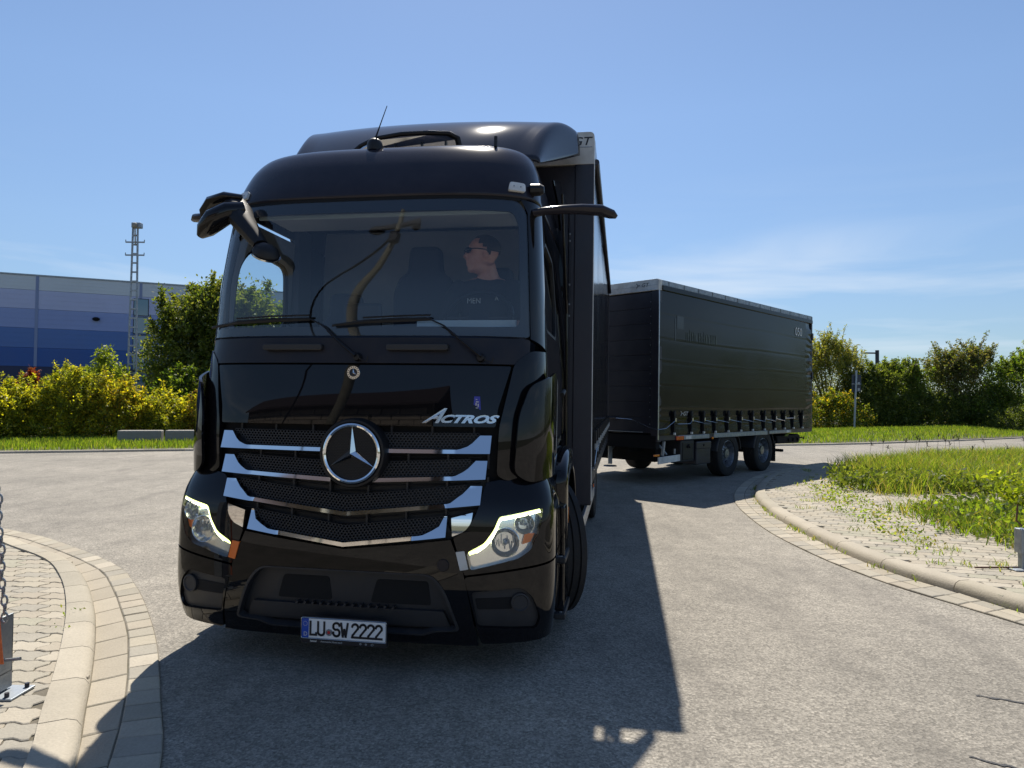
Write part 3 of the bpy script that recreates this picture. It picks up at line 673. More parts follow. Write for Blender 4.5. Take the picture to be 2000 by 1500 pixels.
# small round badge
def cring(mb, c, r0, r1, h, n=32):
    mb.lathe([(r0, 0), (r0, h), ((r0 + r1) / 2, h * 1.4), (r1, h), (r1, 0)], c, 'y', n, -1)
def star(mb, c, Rr, wid, h):
    V = [(c[0], c[1] - h, c[2])]; tips = []; ins = []
    for k in range(3):
        a = R(90 + 120 * k); tips.append(len(V)); V.append((c[0] + Rr * math.cos(a), c[1] - h * .15, c[2] + Rr * math.sin(a)))
    for k in range(3):
        a = R(150 + 120 * k); ins.append(len(V)); V.append((c[0] + wid * math.cos(a), c[1], c[2] + wid * math.sin(a)))
    F = []
    for k in range(3): F.append((0, tips[k], ins[k])); F.append((0, ins[k - 1], tips[k]))
    mb.add(V, F)
bp_ = CAB.pt(-.0, 1.768, .0)
bd = MB().lathe([(0.0, .008), (.040, .008), (.043, .004), (.043, 0)], bp_, 'y', 32, -1).build('round_badge', M['chromes'], hood, smooth=True)
MB().lathe([(0, .0105), (.025, .0105), (.025, .006)], bp_, 'y', 32, -1).build('badge_centre', M['ink'], hood)
mb = MB(); star(mb, (bp_.x, bp_.y - .0110, bp_.z), .026, .0065, .006); mb.build('badge_star', M['chromes'], hood)
mb = MB()
for k in range(16):
    a = 2 * math.pi * k / 16
    mb.box((bp_.x + .034 * math.cos(a), bp_.y - .009, bp_.z + .034 * math.sin(a)), (.004, .002, .006), (0, -a + math.pi / 2, 0))
stf(mb.build('badge_lettering', M['ink'], hood))
# model lettering, lower right of the flap
def onhood(x0, z0, S=CAB, off=.006):
    def f(x, y, d): return S.pt(x0 + x, z0 + y, off + d)
    return f
lettering('model_lettering', 'A', onhood(.455, 1.475), M['chromes'], hood, size=.118, ext=.003, shear=.95, sx=1.10, offset=.0035)
lettering('model_lettering', 'CTROS', onhood(.545, 1.476), M['chromes'], hood, size=.062, ext=.003, shear=.45, sx=1.62, offset=.003, space=1.0)
# small blue sticker with a white figure, above the lettering
Sx = Flat(CAB.pt(.765, 1.592, .004), (1, 0.12, 0), (0, 0.03, 1))
st_ = panel('blue_sticker', Sx, [(-.018, .04), (-.022, -.02), (-.005, -.045), (.022, -.038), (.016, .04)], M['stickblue'], hood, thick=.002, res=.02)
mb = MB()
for a in ((-.004, .022, .010, .004), (.002, .008, .016, .006), (-.006, -.006, .006, .016), (.007, -.012, .006, .018), (.0, -.028, .014, .004)):
    p = Sx(a[0], a[1]); mb.box((p.x, p.y - .003, p.z), (a[2], .002, a[3]))
mb.build('sticker_emblem', M['paleprint'], hood)

# --- grille: dark well, four honeycomb bands, four chrome blades
gw = [GRL.fx(x, z) for x, z in [(-.66, .80), (0, .725), (.66, .80), (.80, .95), (.88, 1.447), (-.88, 1.447), (-.80, .95)]]
grille = panel('grille', GRL, gw, M['darkplastic'], T, off=-.05, thick=.03, res=.06)
def vz_row(k, x):   # lower edge height of row k at |x|
    a = abs(x)
    if k == 0: return 1.312 + .006 * a
    if k == 1: return 1.136 + .045 * max(0, a - .1)
    if k == 2: return .938 + .105 * a
    return .760 + .125 * a
ROWW = [.77, .745, .72, .61]; ROWH = [.085, .085, .085, .085]; TIP = [.848, .828, .803, .618]
def hexband(k):
    V = []; F = []; r = .0125; dx = r * math.sqrt(3); dz = r * 1.5; wmax = ROWW[k]
    for j in range(-1, 9):
        for i in range(-45, 46):
            x = (i + .5 * (j % 2)) * dx; 
            if abs(x) > wmax: continue
            zz = vz_row(k, x) + .016 + j * dz * .8 + .0
            if zz - vz_row(k, x) > ROWH[k] + .01: continue
            if abs(x) > wmax - .14 and zz - vz_row(k, x) < .004 + .5 * (abs(x) - (wmax - .14)): continue
            if k < 2 and math.hypot(x - .042, zz - 1.288) < .20: continue
            if k == 2 and math.hypot(x, zz - 1.288) < .25: continue
            b = len(V)
            for q in range(6):
                a = R(30 + 60 * q)
                for s_, o_ in ((1.0, 0.0), (.70, .0), (.60, -.018)): V.append(GRL.pt(x + r * s_ * math.cos(a), zz + r * s_ * math.sin(a) * .8, .006 + o_))
            for q in range(6):
                n2 = (q + 1) % 6
                F.append((b + 3 * q, b + 3 * n2, b + 3 * n2 + 1, b + 3 * q + 1)); F.append((b + 3 * q + 1, b + 3 * n2 + 1, b + 3 * n2 + 2, b + 3 * q + 2))
    o = obj('honeycomb_mesh', V, F, M['plastic'], grille); o['kind'] = 'stuff'
    # plate behind the honeycomb
    for g in (-1, 1):
        x0 = .19 if k < 2 else 0.0
        pts = [(g * x, vz_row(k, x)) for x in np.linspace(x0, wmax + .02, 9)] + [(g * x, vz_row(k, x) + ROWH[k] + .012) for x in np.linspace(wmax - .02, x0, 9)]
        if g < 0: pts = pts[::-1]
        panel('grille_band', GRL, [GRL.fx(*p) for p in pts], M['darkplastic'], grille, off=-.014, thick=.03, res=.06)
for k in range(4): hexband(k)
for k in range(4):
    for g in (-1, 1):
        x0 = .172 if k == 0 else (.10 if k == 1 else 0.0); t = .023
        W_ = TIP[k]; zl = lambda x: vz_row(k, x) - t; zu = lambda x: vz_row(k, x)
        lo = [(x, zl(x)) for x in np.linspace(x0, W_ - .01, 12)]
        if k < 3: up = [(W_, zl(W_) + .09 + .017), (W_ - .065, zl(W_) + .107), (W_ - .108, zu(W_) + .038), (W_ - .135, zu(W_) + .018), (W_ - .175, zu(W_ - .175) + .004)]
        else: up = [(W_ - .008, zl(W_) + .115), (W_ - .024, zl(W_) + .115), (W_ - .05, zu(W_) + .035), (W_ - .09, zu(W_) + .010), (W_ - .14, zu(W_ - .14) + .002)]
        hi = [(x, zu(x)) for x in np.linspace(up[-1][0] - .02, x0, 10)]
        pts = [(g * x, z) for x, z in lo + up + hi]
        if g < 0: pts = pts[::-1]
        panel('chrome_blade', GRL, [GRL.fx(*p) for p in pts], M['chrome'], grille, off=.022, thick=.03, res=.02, offn=(lambda b, k=k: .035 * 0 + (.30 if abs(b.x) > TIP[k] - .2 else .13) * max(0, vz_row(k, b.x) + .09 - b.z)))
# chrome corner pieces at the lowest blade (they sit on the bumper corners)
for g in (-1, 1):
    pts = fillet([(g * .642, .925), (g * .650, .822), (g * .72, .85), (g * .758, .90), (g * .765, .958)], [.004, .004, .03, .03, .004])
    if g > 0: pts = pts
    else: pts = pts[::-1]
    panel('chrome_corner', BMP, [BMP.fx(*p) for p in pts], M['chrome'], T, off=.012, thick=.02, res=.03)
# ribs in the dark gaps
mb = MB()
for k in range(4):
    for i in range(-3, 4):
        x = i * .24 + .12
        if k < 3: 
            p = GRL.pt(x, vz_row(k, x) - .06, -.03); mb.box(tuple(p), (.012, .03, .10))
for i in range(-3, 4):
    p = GRL.pt(i * .25, 1.425, -.03); mb.box(tuple(p), (.012, .03, .06))
for k in range(3):
    for zz in (.045, .075):
        mb.tube([tuple(GRL.pt(x, vz_row(k, x) - zz, -.035)) for x in np.linspace(-.8, .8, 20)], .004, 4)
stf(mb.build('grille_rib', M['plastic'], grille))
# big round emblem
c = (0.042, -.005, 1.288)
em = MB().lathe([(0, .0), (.176, .0), (.186, .012), (.198, .010), (.206, -.01), (.21, -.09)], c, 'y', 56, -1).build('emblem_disc', M['darkplastic'], T, smooth=True)
mb = MB(); cring(mb, (c[0], c[1] - .004, c[2]), .158, .177, .013, 56); mb.build('emblem_ring', M['chrome'], em, smooth=True)
mb = MB(); star(mb, (c[0], c[1] - .004, c[2]), .160, .026, .030); mb.build('emblem_star', M['chrome'], em)
V = []; F = []
for i in range(-16, 17):
    for j in range(-16, 17):
        x, z = i * .0095 + (.00475 if j % 2 else 0), j * .0095
        if math.hypot(x, z) < .152:
            b = len(V); V += [(c[0] + x - .0035, c[1] - .002, c[2] + z - .0035), (c[0] + x + .0035, c[1] - .002, c[2] + z - .0035), (c[0] + x, c[1] - .0055, c[2] + z + .0035)]; F.append((b, b + 1, b + 2))
o = obj('emblem_mesh', V, F, M['plastic'], em); o['kind'] = 'stuff'

# --- bumper: centre, corners, lamps
inner = fillet([(-.70, .275), (-.62, .50), (-.54, .60), (.54, .60), (.62, .50), (.70, .275), (.55, .262), (.48, .235), (-.48, .235), (-.55, .262)], [.03, .06, .06, .06, .06, .03, .02, .02, .02, .02])
cen = [(-.80, .18), (.80, .18), (.715, .62), (.64, .80), (.40, .767), (0, .722), (-.40, .767), (-.64, .80), (-.715, .62)]
bump = panel('bumper', BMP, [BMP.fx(*p) for p in cen], M['paint'], T, holes=[[BMP.fx(*p) for p in inner]], off=0, thick=.05, res=.05)
panel('bumper_well', BMP, [BMP.fx(*p) for p in [(-.74, .20), (.74, .20), (.68, .64), (-.68, .64)]], M['plastic'], bump, off=-.055, thick=.02, res=.08)
rim_ = [(p[0] * .975, .42 + (p[1] - .42) * .955) for p in inner]
panel('well_rim', BMP, [BMP.fx(*p) for p in inner], M['plastic'], bump, holes=[[BMP.fx(*p) for p in rim_]], off=.006, thick=.05, res=.05)
for x0, x1 in ((-.44, -.09), (.15, .52)): panel('air_intake', BMP, [BMP.fx(*p) for p in fillet([(x0, .40), (x1, .40), (x1 - .02, .545), (x0 + .04, .545)], .02)], M['gapblack'], bump, off=-.052, thick=.02)
panel('lower_shelf', BMP, [BMP.fx(*p) for p in fillet([(-.64, .27), (.64, .27), (.60, .375), (-.60, .375)], .015)], M['plastic'], bump, off=-.028, thick=.04)
mb = MB()
for i in range(13):
    x = -.30 + i * .05; p = BMP.pt(x, .385, -.035); mb.box(tuple(p), (.012, .04, .018), (0, .5, 0))
stf(mb.build('shelf_rib', M['plastic'], bump))
pc = MB()
for x in (.60,): p = BMP.pt(x, .655, .002); pc.lathe([(.0, .004), (.033, .004), (.036, .0), (.036, -.004)], p, 'y', 24, -1)
pc.build('tow_cap', M['satin'], bump, smooth=True)
for g in (-1, 1):
    S = BMP
    def q(pts): r_ = [S.sy(*p[1:]) if p[0] == 's' else S.fx(*p) for p in pts]; return r_ if g > 0 else r_[::-1]
    hl = [(g * .757, .630), (g * 1.03, .700), (g * 1.095, .745), (g * 1.142, .85), (g * 1.158, .985), (g * .918, .938), (g * .888, .862), (g * .835, .785), (g * .733, .728)]
    hlq = fillet(q(hl), .02)
    sh = [(g * .725, .60), (g * 1.10, .655), ('s', g, .42, .70), ('s', g, .62, .72), ('s', g, .62, 1.12), ('s', g, .45, 1.185), (g * 1.07, 1.175), (g * .82, 1.125), (g * .805, 1.03), (g * .775, .93), (g * .73, .855), (g * .655, .81)]
    sh = fillet(q(sh), [.01, .03, .02, .02, .05, .05, .05, .02, .03, .03, .03, .01])
    hp = panel('bumper_corner', S, sh, M['paint'], T, holes=[hlq], off=.0, thick=.045, res=.045)
    # lamp
    lamp = panel('headlight', S, hlq, M['darkplastic'], T, off=-.075, thick=.01, res=.04)
    if g > 0: panel('lamp_reflector', S, [(a, b) for a, b in hlq], M['reflector'], lamp, off=-.045, thick=.01, res=.04)
    else: panel('lamp_reflector', S, hlq, M['reflector'], lamp, off=-.045, thick=.01, res=.04)
    for (x, z, r_, dp) in ((.955, .79, .078, .055), (1.062, .895, .055, .04)):
        p = S.pt(g * x, z, -.012); nn_ = S.nrm(*S.fx(g * x, z)); yaw = math.atan2(nn_.x, -nn_.y) * .55
        mb = MB(); prof = [(r_, 0), (r_ * 1.04, -.004), (r_ * 1.08, -.002), (r_ * 1.08, .03)]; mb.lathe(prof, (0, 0, 0), 'y', 32, 1)
        mb.lathe([(r_, 0), (r_ * .93, .012), (r_ * .75, dp * .6), (r_ * .45, dp), (r_ * .25, dp)], (0, 0, 0), 'y', 32, 1)
        o = mb.build('reflector_bowl', M['reflector'], lamp, smooth=True); o.location = p; o.rotation_euler = (0, 0, yaw)
        mb = MB(); mb.lathe([(0, -.012), (r_ * .16, -.008), (r_ * .2, .02), (r_ * .2, dp)], (0, 0, 0), 'y', 16, 1)
        for k in range(11):
            xk = (-.8 + .16 * k) * r_; hk = math.sqrt(max(.02, 1 - (xk / r_) ** 2)) * r_ * random.uniform(.3, .8); mb.box((xk, dp * random.uniform(.3, .5), random.uniform(-.3, .3) * r_), (.005, .012, hk), (0, random.uniform(-.2, .2), 0))
        o = mb.build('bulb', M['galv'], lamp, smooth=False); o.location = p; o.rotation_euler = (0, 0, yaw)
    led = [(g * .748, .722), (g * .79, .738), (g * .842, .776), (g * .878, .825), (g * .900, .868), (g * .912, .905), (g * .925, .927), (g * .96, .932), (g * 1.05, .950), (g * 1.148, .970)]
    MB().tube([tuple(S.pt(x, z, -.016)) for x, z in led], .010, 8).build('led_strip', M['led'], lamp, smooth=True)
    MB().tube([tuple(S.pt(x + g * .003, z - .007, -.012)) for x, z in led[1:]], .0045, 6).build('led_core', M['ledwhite'], lamp, smooth=True)
    ai = [(g * 1.055, .775), (g * 1.105, .79), (g * 1.128, .838), (g * 1.07, .84)]
    panel('indicator', S, q(ai), M['amber'], lamp, off=-.03, thick=.008, res=.03)
    lens = panel('lamp_lens', S, hlq, M['lens'], lamp, off=-.002, thick=0, res=.04)
    blk = fillet(q([(g * .700, .628), (g * .747, .637), (g * .722, .740), (g * .672, .733)]), .004)
    panel('washer_cover', S, blk, M['white'] if g > 0 else M['amber'], T, off=.006, thick=.02, res=.03)
    # lower corner with fog lamp
    lc = [(g * .815, .19), (g * 1.08, .20), ('s', g, .40, .22), ('s', g, .60, .24), ('s', g, .60, .70), ('s', g, .42, .685), (g * 1.10, .642), (g * .722, .588)]
    fp = fillet(q([(g * .80, .30), (g * 1.13, .285), (g * 1.155, .35), (g * 1.11, .48), (g * 1.05, .535), (g * .765, .505)]), [.02, .02, .03, .05, .04, .02])
    co = panel('lower_corner', S, fillet(q(lc), .02), M['paint'], T, holes=[fp], off=0, thick=.04, res=.045)
    panel('fog_lamp_bezel', S, fp, M['plastic'], co, off=-.022, thick=.02, res=.05)
    sl = fillet(q([(g * .80, .40), (g * 1.0, .405), (g * 1.0, .475), (g * .785, .465)]), .01)
    panel('bezel_slot', S, sl, M['gapblack'], co, off=-.019, thick=.01, res=.05)
    p = S.pt(g * 1.045, .445, -.01); fo = MB().lathe([(0, .006), (.040, .006), (.046, .012), (.054, .010), (.056, -.03)], (0, 0, 0), 'y', 28, -1).build('fog_lamp', M['plastic'], co, smooth=True); fo.location = p; nn_ = S.nrm(*S.fx(g * 1.045, .445)); fo.rotation_euler = (0, 0, math.atan2(nn_.x, -nn_.y) * .7)
# dark structure behind all bumper skins
panel('bumper_core', BMP, [BMP.fx(-1.08, .22), BMP.fx(1.08, .22), BMP.fx(1.08, 1.0), BMP.fx(-1.08, 1.0)], M['under'], T, off=-.12, thick=.05, res=.1)
panel('front_core', CAB, [CAB.sy(-1, .6, 1.0), CAB.sy(1, .6, 1.0), CAB.sy(1, .6, 1.93), CAB.sy(-1, .6, 1.93)], M['under'], T, off=-.055, thick=.02, res=.08)

# --- number plate
PS = Flat((.028, -.050, .266), (1, 0, 0), (0, .0, 1))
pl = panel('number_plate', PS, fillet([(-.262, -.086), (.262, -.086), (.262, .068), (-.262, .068)], .010), M['ink'], T, off=.0, thick=.02)
panel('plate_field', PS, fillet([(-.255, -.054), (.255, -.054), (.255, .056), (-.255, .056)], .008), M['platewhite'], pl, off=.003, thick=.004)
panel('plate_band', PS, fillet([(-.255, -.054), (-.213, -.054), (-.213, .056), (-.255, .056)], [.008, .001, .001, .008]), M['blue'], pl, off=.0045, thick=.004)
fnp = lambda x0, z0, o_=.0055: (lambda x, y, d: PS(x0 + x, z0 + y) + Vector((0, -(o_ + d), 0)))
MB().tube([tuple(PS(x, z) + Vector((0, -.004, 0))) for x, z in fillet([(-.259, -.058), (.259, -.058), (.259, .061), (-.259, .061)], .012)], .0022, 6, closed=True).build('plate_frame', M['chromes'], pl, smooth=True)
def stroke(segs, w):
    mb = MB()
    for path in segs:
        for i in range(len(path) - 1):
            a = Vector((path[i][0], 0, path[i][1])); b = Vector((path[i + 1][0], 0, path[i + 1][1])); d = (b - a).normalized() * w * .42; n_ = Vector((-d.z, 0, d.x)).normalized() * w / 2
            a2 = a - d; b2 = b + d; mb.add([a2 + n_, a2 - n_, b2 - n_, b2 + n_, a2 + n_ + Vector((0, -.002, 0)), a2 - n_ + Vector((0, -.002, 0)), b2 - n_ + Vector((0, -.002, 0)), b2 + n_ + Vector((0, -.002, 0))], [(4, 5, 6, 7), (0, 1, 5, 4), (1, 2, 6, 5), (2, 3, 7, 6), (3, 0, 4, 7)])
    return mb
def arc(cx, cz, rx, rz, a0, a1, n=8): return [(cx + rx * math.cos(R(a0 + (a1 - a0) * k / n)), cz + rz * math.sin(R(a0 + (a1 - a0) * k / n))) for k in range(n + 1)]
h = .075; gl = {
 'L': [[(0, h), (0, 0), (.036, 0), (.036, .010)]],
 'U': [[(0, h)] + arc(.019, .018, .019, .018, 180, 360) + [(.038, h)]],
 'S': [arc(.019, h - .018, .019, .018, 10, 180)[0:] + arc(.019, h - .022, .019, .017, 180, 250, 4)[1:] + arc(.019, .022, .019, .017, 70, 0, 4) + arc(.019, .018, .019, .018, 0, -190)],
 'W': [[(0, h), (.011, 0), (.020, .040), (.029, 0), (.040, h)]],
 '2': [arc(.018, h - .018, .018, .018, 170, -20) + [(.004, .012), (0, 0), (.037, 0)]]}
x = -.202
for ch in ['L', 'U', '.', 'S', 'W', ' ', '2', '2', '2', '2']:
    if ch == '.':
        p = PS(x + .020, -.017); MB().lathe([(0, .007), (.019, .007), (.021, .003)], p, 'y', 24, -1).build('plate_seal', M['chromes'], pl); MB().lathe([(0, .0085), (.009, .0085), (.009, .006)], p, 'y', 12, -1).build('plate_crest', M['red'], pl); x += .046; continue
    if ch == ' ': x += .018; continue
    mb = stroke(gl[ch], .0122); o = mb.build('plate_character', M['ink'], pl); o.location = (x + .028, PS(0, 0).y - .0035, .266 - .036); x += .0475 if ch != 'W' else .0495
lettering('plate_character', 'D', fnp(-.244, -.044, .0062), M['paleprint'], pl, size=.034, ext=.0005)
mb = MB()
for k in range(12):
    a = 2 * math.pi * k / 12; p = PS(-.234 + .0125 * math.cos(a), .026 + .0125 * math.sin(a)); mb.box((p.x, p.y - .005, p.z), (.003, .001, .003), (0, .78, 0))
stf(mb.build('plate_stars', M['paleprint'], pl))
lettering('dealer_lettering', 'hensel', fnp(-.205, -.0785, .001), M['paleprint'], pl, size=.0155, ext=.0004, shear=.2, offset=.0006)
lettering('dealer_lettering', 'Automobile Mutterstadt', fnp(-.140, -.078, .001), M['paleprint'], pl, size=.0135, ext=.0004, shear=.15)
mb = MB()
for x_ in (.105, .138): cring(mb, tuple(PS(x_, -.073) + Vector((0, -.001, 0))), .0035, .0055, .001, 12)
mb.tube([tuple(PS(.176 + a, -.073 + b) + Vector((0, -.002, 0))) for a, b in ((-.009, 0), (0, .006), (.009, 0), (0, -.006))], .0012, 4, closed=True)
stf(mb.build('dealer_emblem', M['paleprint'], pl))

# --- clearance lamps, antenna, side camera dome, wipers
for g in (-1, 1):
    xl = g * .935; z = 2.965
    s0, v0 = CAB.fx(xl, z); pts = fillet([(s0 - .055, v0 - .03), (s0 + .055, v0 - .028), (s0 + .052 - g * .0, v0 + .03), (s0 - .045, v0 + .03)], .015)
    cl = panel('roof_lamp', CAB, pts, M['white'], T, off=.016, thick=.03, res=.03)
    mb = MB()
    for dx in (-.022, .022): p = CAB(s0 + dx, v0) + CAB.nrm(s0, v0) * .018; mb.lathe([(0, .002), (.005, .002), (.005, 0)], p, 'y', 10, -1)
    stf(mb.build('lamp_screw', M['galv'], cl))
p = CAB.pt(-.085, 3.335, 0); a_ = MB().lathe([(.052, -.02), (.055, .02), (.048, .045), (.03, .062), (0, .066)], p, 'z', 16).build('antenna', M['darkplastic'], T, smooth=True)
MB().tube([tuple(p + Vector((0, 0, .06))), tuple(p + Vector((.035, .0, .16))), tuple(p + Vector((.075, .02, .30)))], [.007, .004, .003], 6).build('antenna_whip', M['darkplastic'], a_)
p = CAB.pt(.75, 3.33, .0); MB().tube([tuple(p), tuple(p + Vector((0, 0, .07)))], .012, 8).build('roof_stub', M['darkplastic'], T)
p = CAB(*CAB.sy(1, .50, 2.975)); MB().lathe([(.0, .09), (.025, .085), (.038, .06), (.04, .0)], p, 'x', 10, 1).build('side_camera', M['darkplastic'], T)
for pts, bl in (([(0.02, 1.862), (-.10, 1.955), (-.21, 2.055), (-.29, 2.093)], [(-1.055, 2.066), (-.80, 2.083), (-.55, 2.092), (-.30, 2.095)]), ([(.775, 1.862), (.66, 1.955), (.55, 2.05), (.46, 2.092)], [(-.15, 2.055), (.05, 2.078), (.28, 2.088), (.47, 2.092)])):
    w = MB().lathe([(0, .03), (.02, .028), (.028, .0)], CAB.pt(*pts[0], .01), 'y', 14, -1).build('wiper', M['darkplastic'], T, smooth=True)
    MB().tube([tuple(CAB.pt(a, b, .045)) for a, b in pts], [.019, .014, .010, .008], 6, flat=.6).build('wiper_arm', M['darkplastic'], w, smooth=True)
    MB().tube([tuple(CAB.pt(a, b, .030)) for a, b in bl], [.008, .013, .015, .010], 6).build('wiper_blade', M['rubber'], w)
    MB().tube([tuple(CAB.pt(a, b + .022, .045)) for a, b in bl[1:]], .006, 6).build('wiper_bracket', M['darkplastic'], w)
    p0 = CAB.pt(pts[0][0] + .03, pts[0][1] - .02, .03)
    MB().tube([tuple(p0 + Vector((-.04, 0, .03))), tuple(p0), tuple(p0 + Vector((.035, 0, -.012))), tuple(p0 + Vector((.045, 0, .02)))], .004, 6).build('washer_hose', M['rubber'], w)

# --- mirror cameras and the passenger's kerb mirror
def wing(name, pts, rs, flat, m, parent): return MB().tube(pts, rs, 12, flat=flat).build(name, m, parent, smooth=True)
mc = wing('mirror_camera', [(1.035, .50, 2.82), (1.12, .50, 2.835), (1.22, .52, 2.845), (1.34, .56, 2.855), (1.46, .60, 2.855), (1.535, .63, 2.835), (1.565, .64, 2.82)], [.045, .045, .050, .058, .062, .050, .022], .55, M['roofpaint'], T)
mc2 = wing('mirror_camera', [(-1.035, .50, 2.82), (-1.12, .50, 2.84), (-1.22, .54, 2.865), (-1.32, .58, 2.88), (-1.39, .60, 2.885), (-1.44, .62, 2.875)], [.045, .045, .050, .058, .056, .022], .55, M['roofpaint'], T)
km = wing('kerb_mirror', [(-.84, .24, 2.90), (-.93, .20, 2.90), (-1.02, .22, 2.88), (-1.09, .26, 2.83), (-1.13, .30, 2.76)], [.045, .060, .068, .062, .03], .6, M['paint'], T)
wing('mirror_housing', [(-.80, .20, 2.82), (-.88, .15, 2.79), (-.96, .13, 2.74), (-1.03, .14, 2.68), (-1.075, .15, 2.64)], [.06, .085, .088, .066, .026], .8, M['paint'], km)
wing('mirror_arm', [(-.90, .25, 2.88), (-.85, .20, 2.81), (-.79, .17, 2.73), (-.71, .15, 2.64), (-.65, .14, 2.57)], [.075, .098, .092, .075, .06], .7, M['darkplastic'], km)
fm = MB().lathe([(.100, 0), (.105, .015), (.085, .05), (.045, .07), (0, .075)], (0, 0, 0), 'z', 24).build('front_mirror', M['darkplastic'], km, smooth=True); fm.location = (-.60, .115, 2.50); fm.rotation_euler = (R(28), R(24), 0); fm.scale = (.85, .72, 1)
fr = MB().lathe([(.098, -.004), (.108, -.008), (.112, .004)], (0, 0, 0), 'z', 24).build('front_mirror_rim', M['chromes'], km, smooth=True); fr.location = fm.location; fr.rotation_euler = fm.rotation_euler; fr.scale = fm.scale
fr = MB().lathe([(0, .002), (.098, -.002)], (0, 0, 0), 'z', 24).build('mirror_glass', M['chrome'], km, smooth=True); fr.location = fm.location; fr.rotation_euler = fm.rotation_euler; fr.scale = fm.scale

# --- roof air deflector
def fair(u, v, off=0):   # u -1..1 across, v 0..1 from its front lip to the rear top edge
    yy = .98 + 1.10 * v; w = 1.0 + .23 * v ** 1.4; top = 3.42 + (4.005 - 3.42) * (1 - (1 - v) ** 2.1)
    a = abs(u); g = 1 if u >= 0 else -1; e_ = .70 - .05 * v
    if a < e_: t = a / e_; return Vector((g * t * w * (.84 + .06 * v), yy + (1 - v) * .10 * (t ** 2.5), top - .035 * t * t * (1 - .4 * v)))
    t = (a - e_) / (1 - e_); ang = t * math.pi / 2; x0 = w * (.84 + .06 * v); hgt = (top - .035 * (1 - .4 * v)) - (3.36 + .40 * v ** 1.1)
    return Vector((g * (x0 + (w - x0) * math.sin(ang) ** .38), yy + (1 - v) * .10 + .02 * t, (top - .035 * (1 - .4 * v)) - hgt * (1 - math.cos(ang)) ** 1.15))
us = [i / 40 for i in range(-40, 41)]; vs = [i / 24 for i in range(25)]
V = []; F = []; n = len(us)
for v in vs:
    for u in us: V.append(fair(u, v))
for j in range(len(vs) - 1):
    for i in range(n - 1):
        um = (us[i] + us[i + 1]) / 2; vm = (vs[j] + vs[j + 1]) / 2
        F.append((j * n + i, j * n + i + 1, (j + 1) * n + i + 1, (j + 1) * n + i))
fo = obj('roof_deflector', V, F, M['deflector'], T, smooth=True); s_ = fo.modifiers.new('t', 'SOLIDIFY'); s_.thickness = .018
# arched intake lip and a black sheet painted as its dark inside
arch = [(-.40, .97, 3.44), (-.33, .96, 3.49), (-.2, .94, 3.535), (0, .93, 3.555), (.2, .93, 3.555), (.36, .94, 3.545), (.42, .96, 3.515), (.435, .97, 3.44)]
ar = MB().tube(arch, .016, 8).build('deflector_intake', M['darkplastic'], fo, smooth=True)
obj('intake_opening', [(x, y - .004, z) for x, y, z in arch], [tuple(range(len(arch)))[::-1]], M['gapblack'], fo)
obj('intake_louvre', [(x * .93 + .005, y - .016, 3.43 + (z - 3.43) * .80) for x, y, z in arch], [tuple(range(len(arch)))[::-1]], M['chromes'], fo)
mb = MB()
for x in (-.25, -.05, .15, .33): mb.bx(x - .006, x + .006, .93, .96, 3.43, 3.49)
stf(mb.build('louvre_bar', M['darkplastic'], fo))
# deflector back closing and side fins between cab and box
for g in (-1, 1):
    pr = [(1.45, 3.34), (2.05, 3.52), (2.15, 3.50), (2.17, 3.12), (1.85, 3.28)]
    f1 = MB().prism(pr, g * 1.05, g * 1.07, 'x').build('upper_fin', M['paint'], T, bevel=.006)
    pr = [(1.35, 3.20), (1.95, 3.26), (2.19, 3.08), (2.19, 2.4), (2.19, 1.15), (1.96, 1.15), (1.90, 2.35), (1.62, 2.75)]
    MB().prism(pr, g * 1.135, g * 1.155, 'x').build('side_fin', M['paint'], T, bevel=.006)
    mb = MB()
    for zz in (2.35, 2.45, 2.62, 3.0, 3.06): mb.lathe([(0, .006), (.009, .004), (.009, 0)], (g * 1.156, 2.05, zz), 'x', 8, g)
    stf(mb.build('fin_bolt', M['galv'], T))

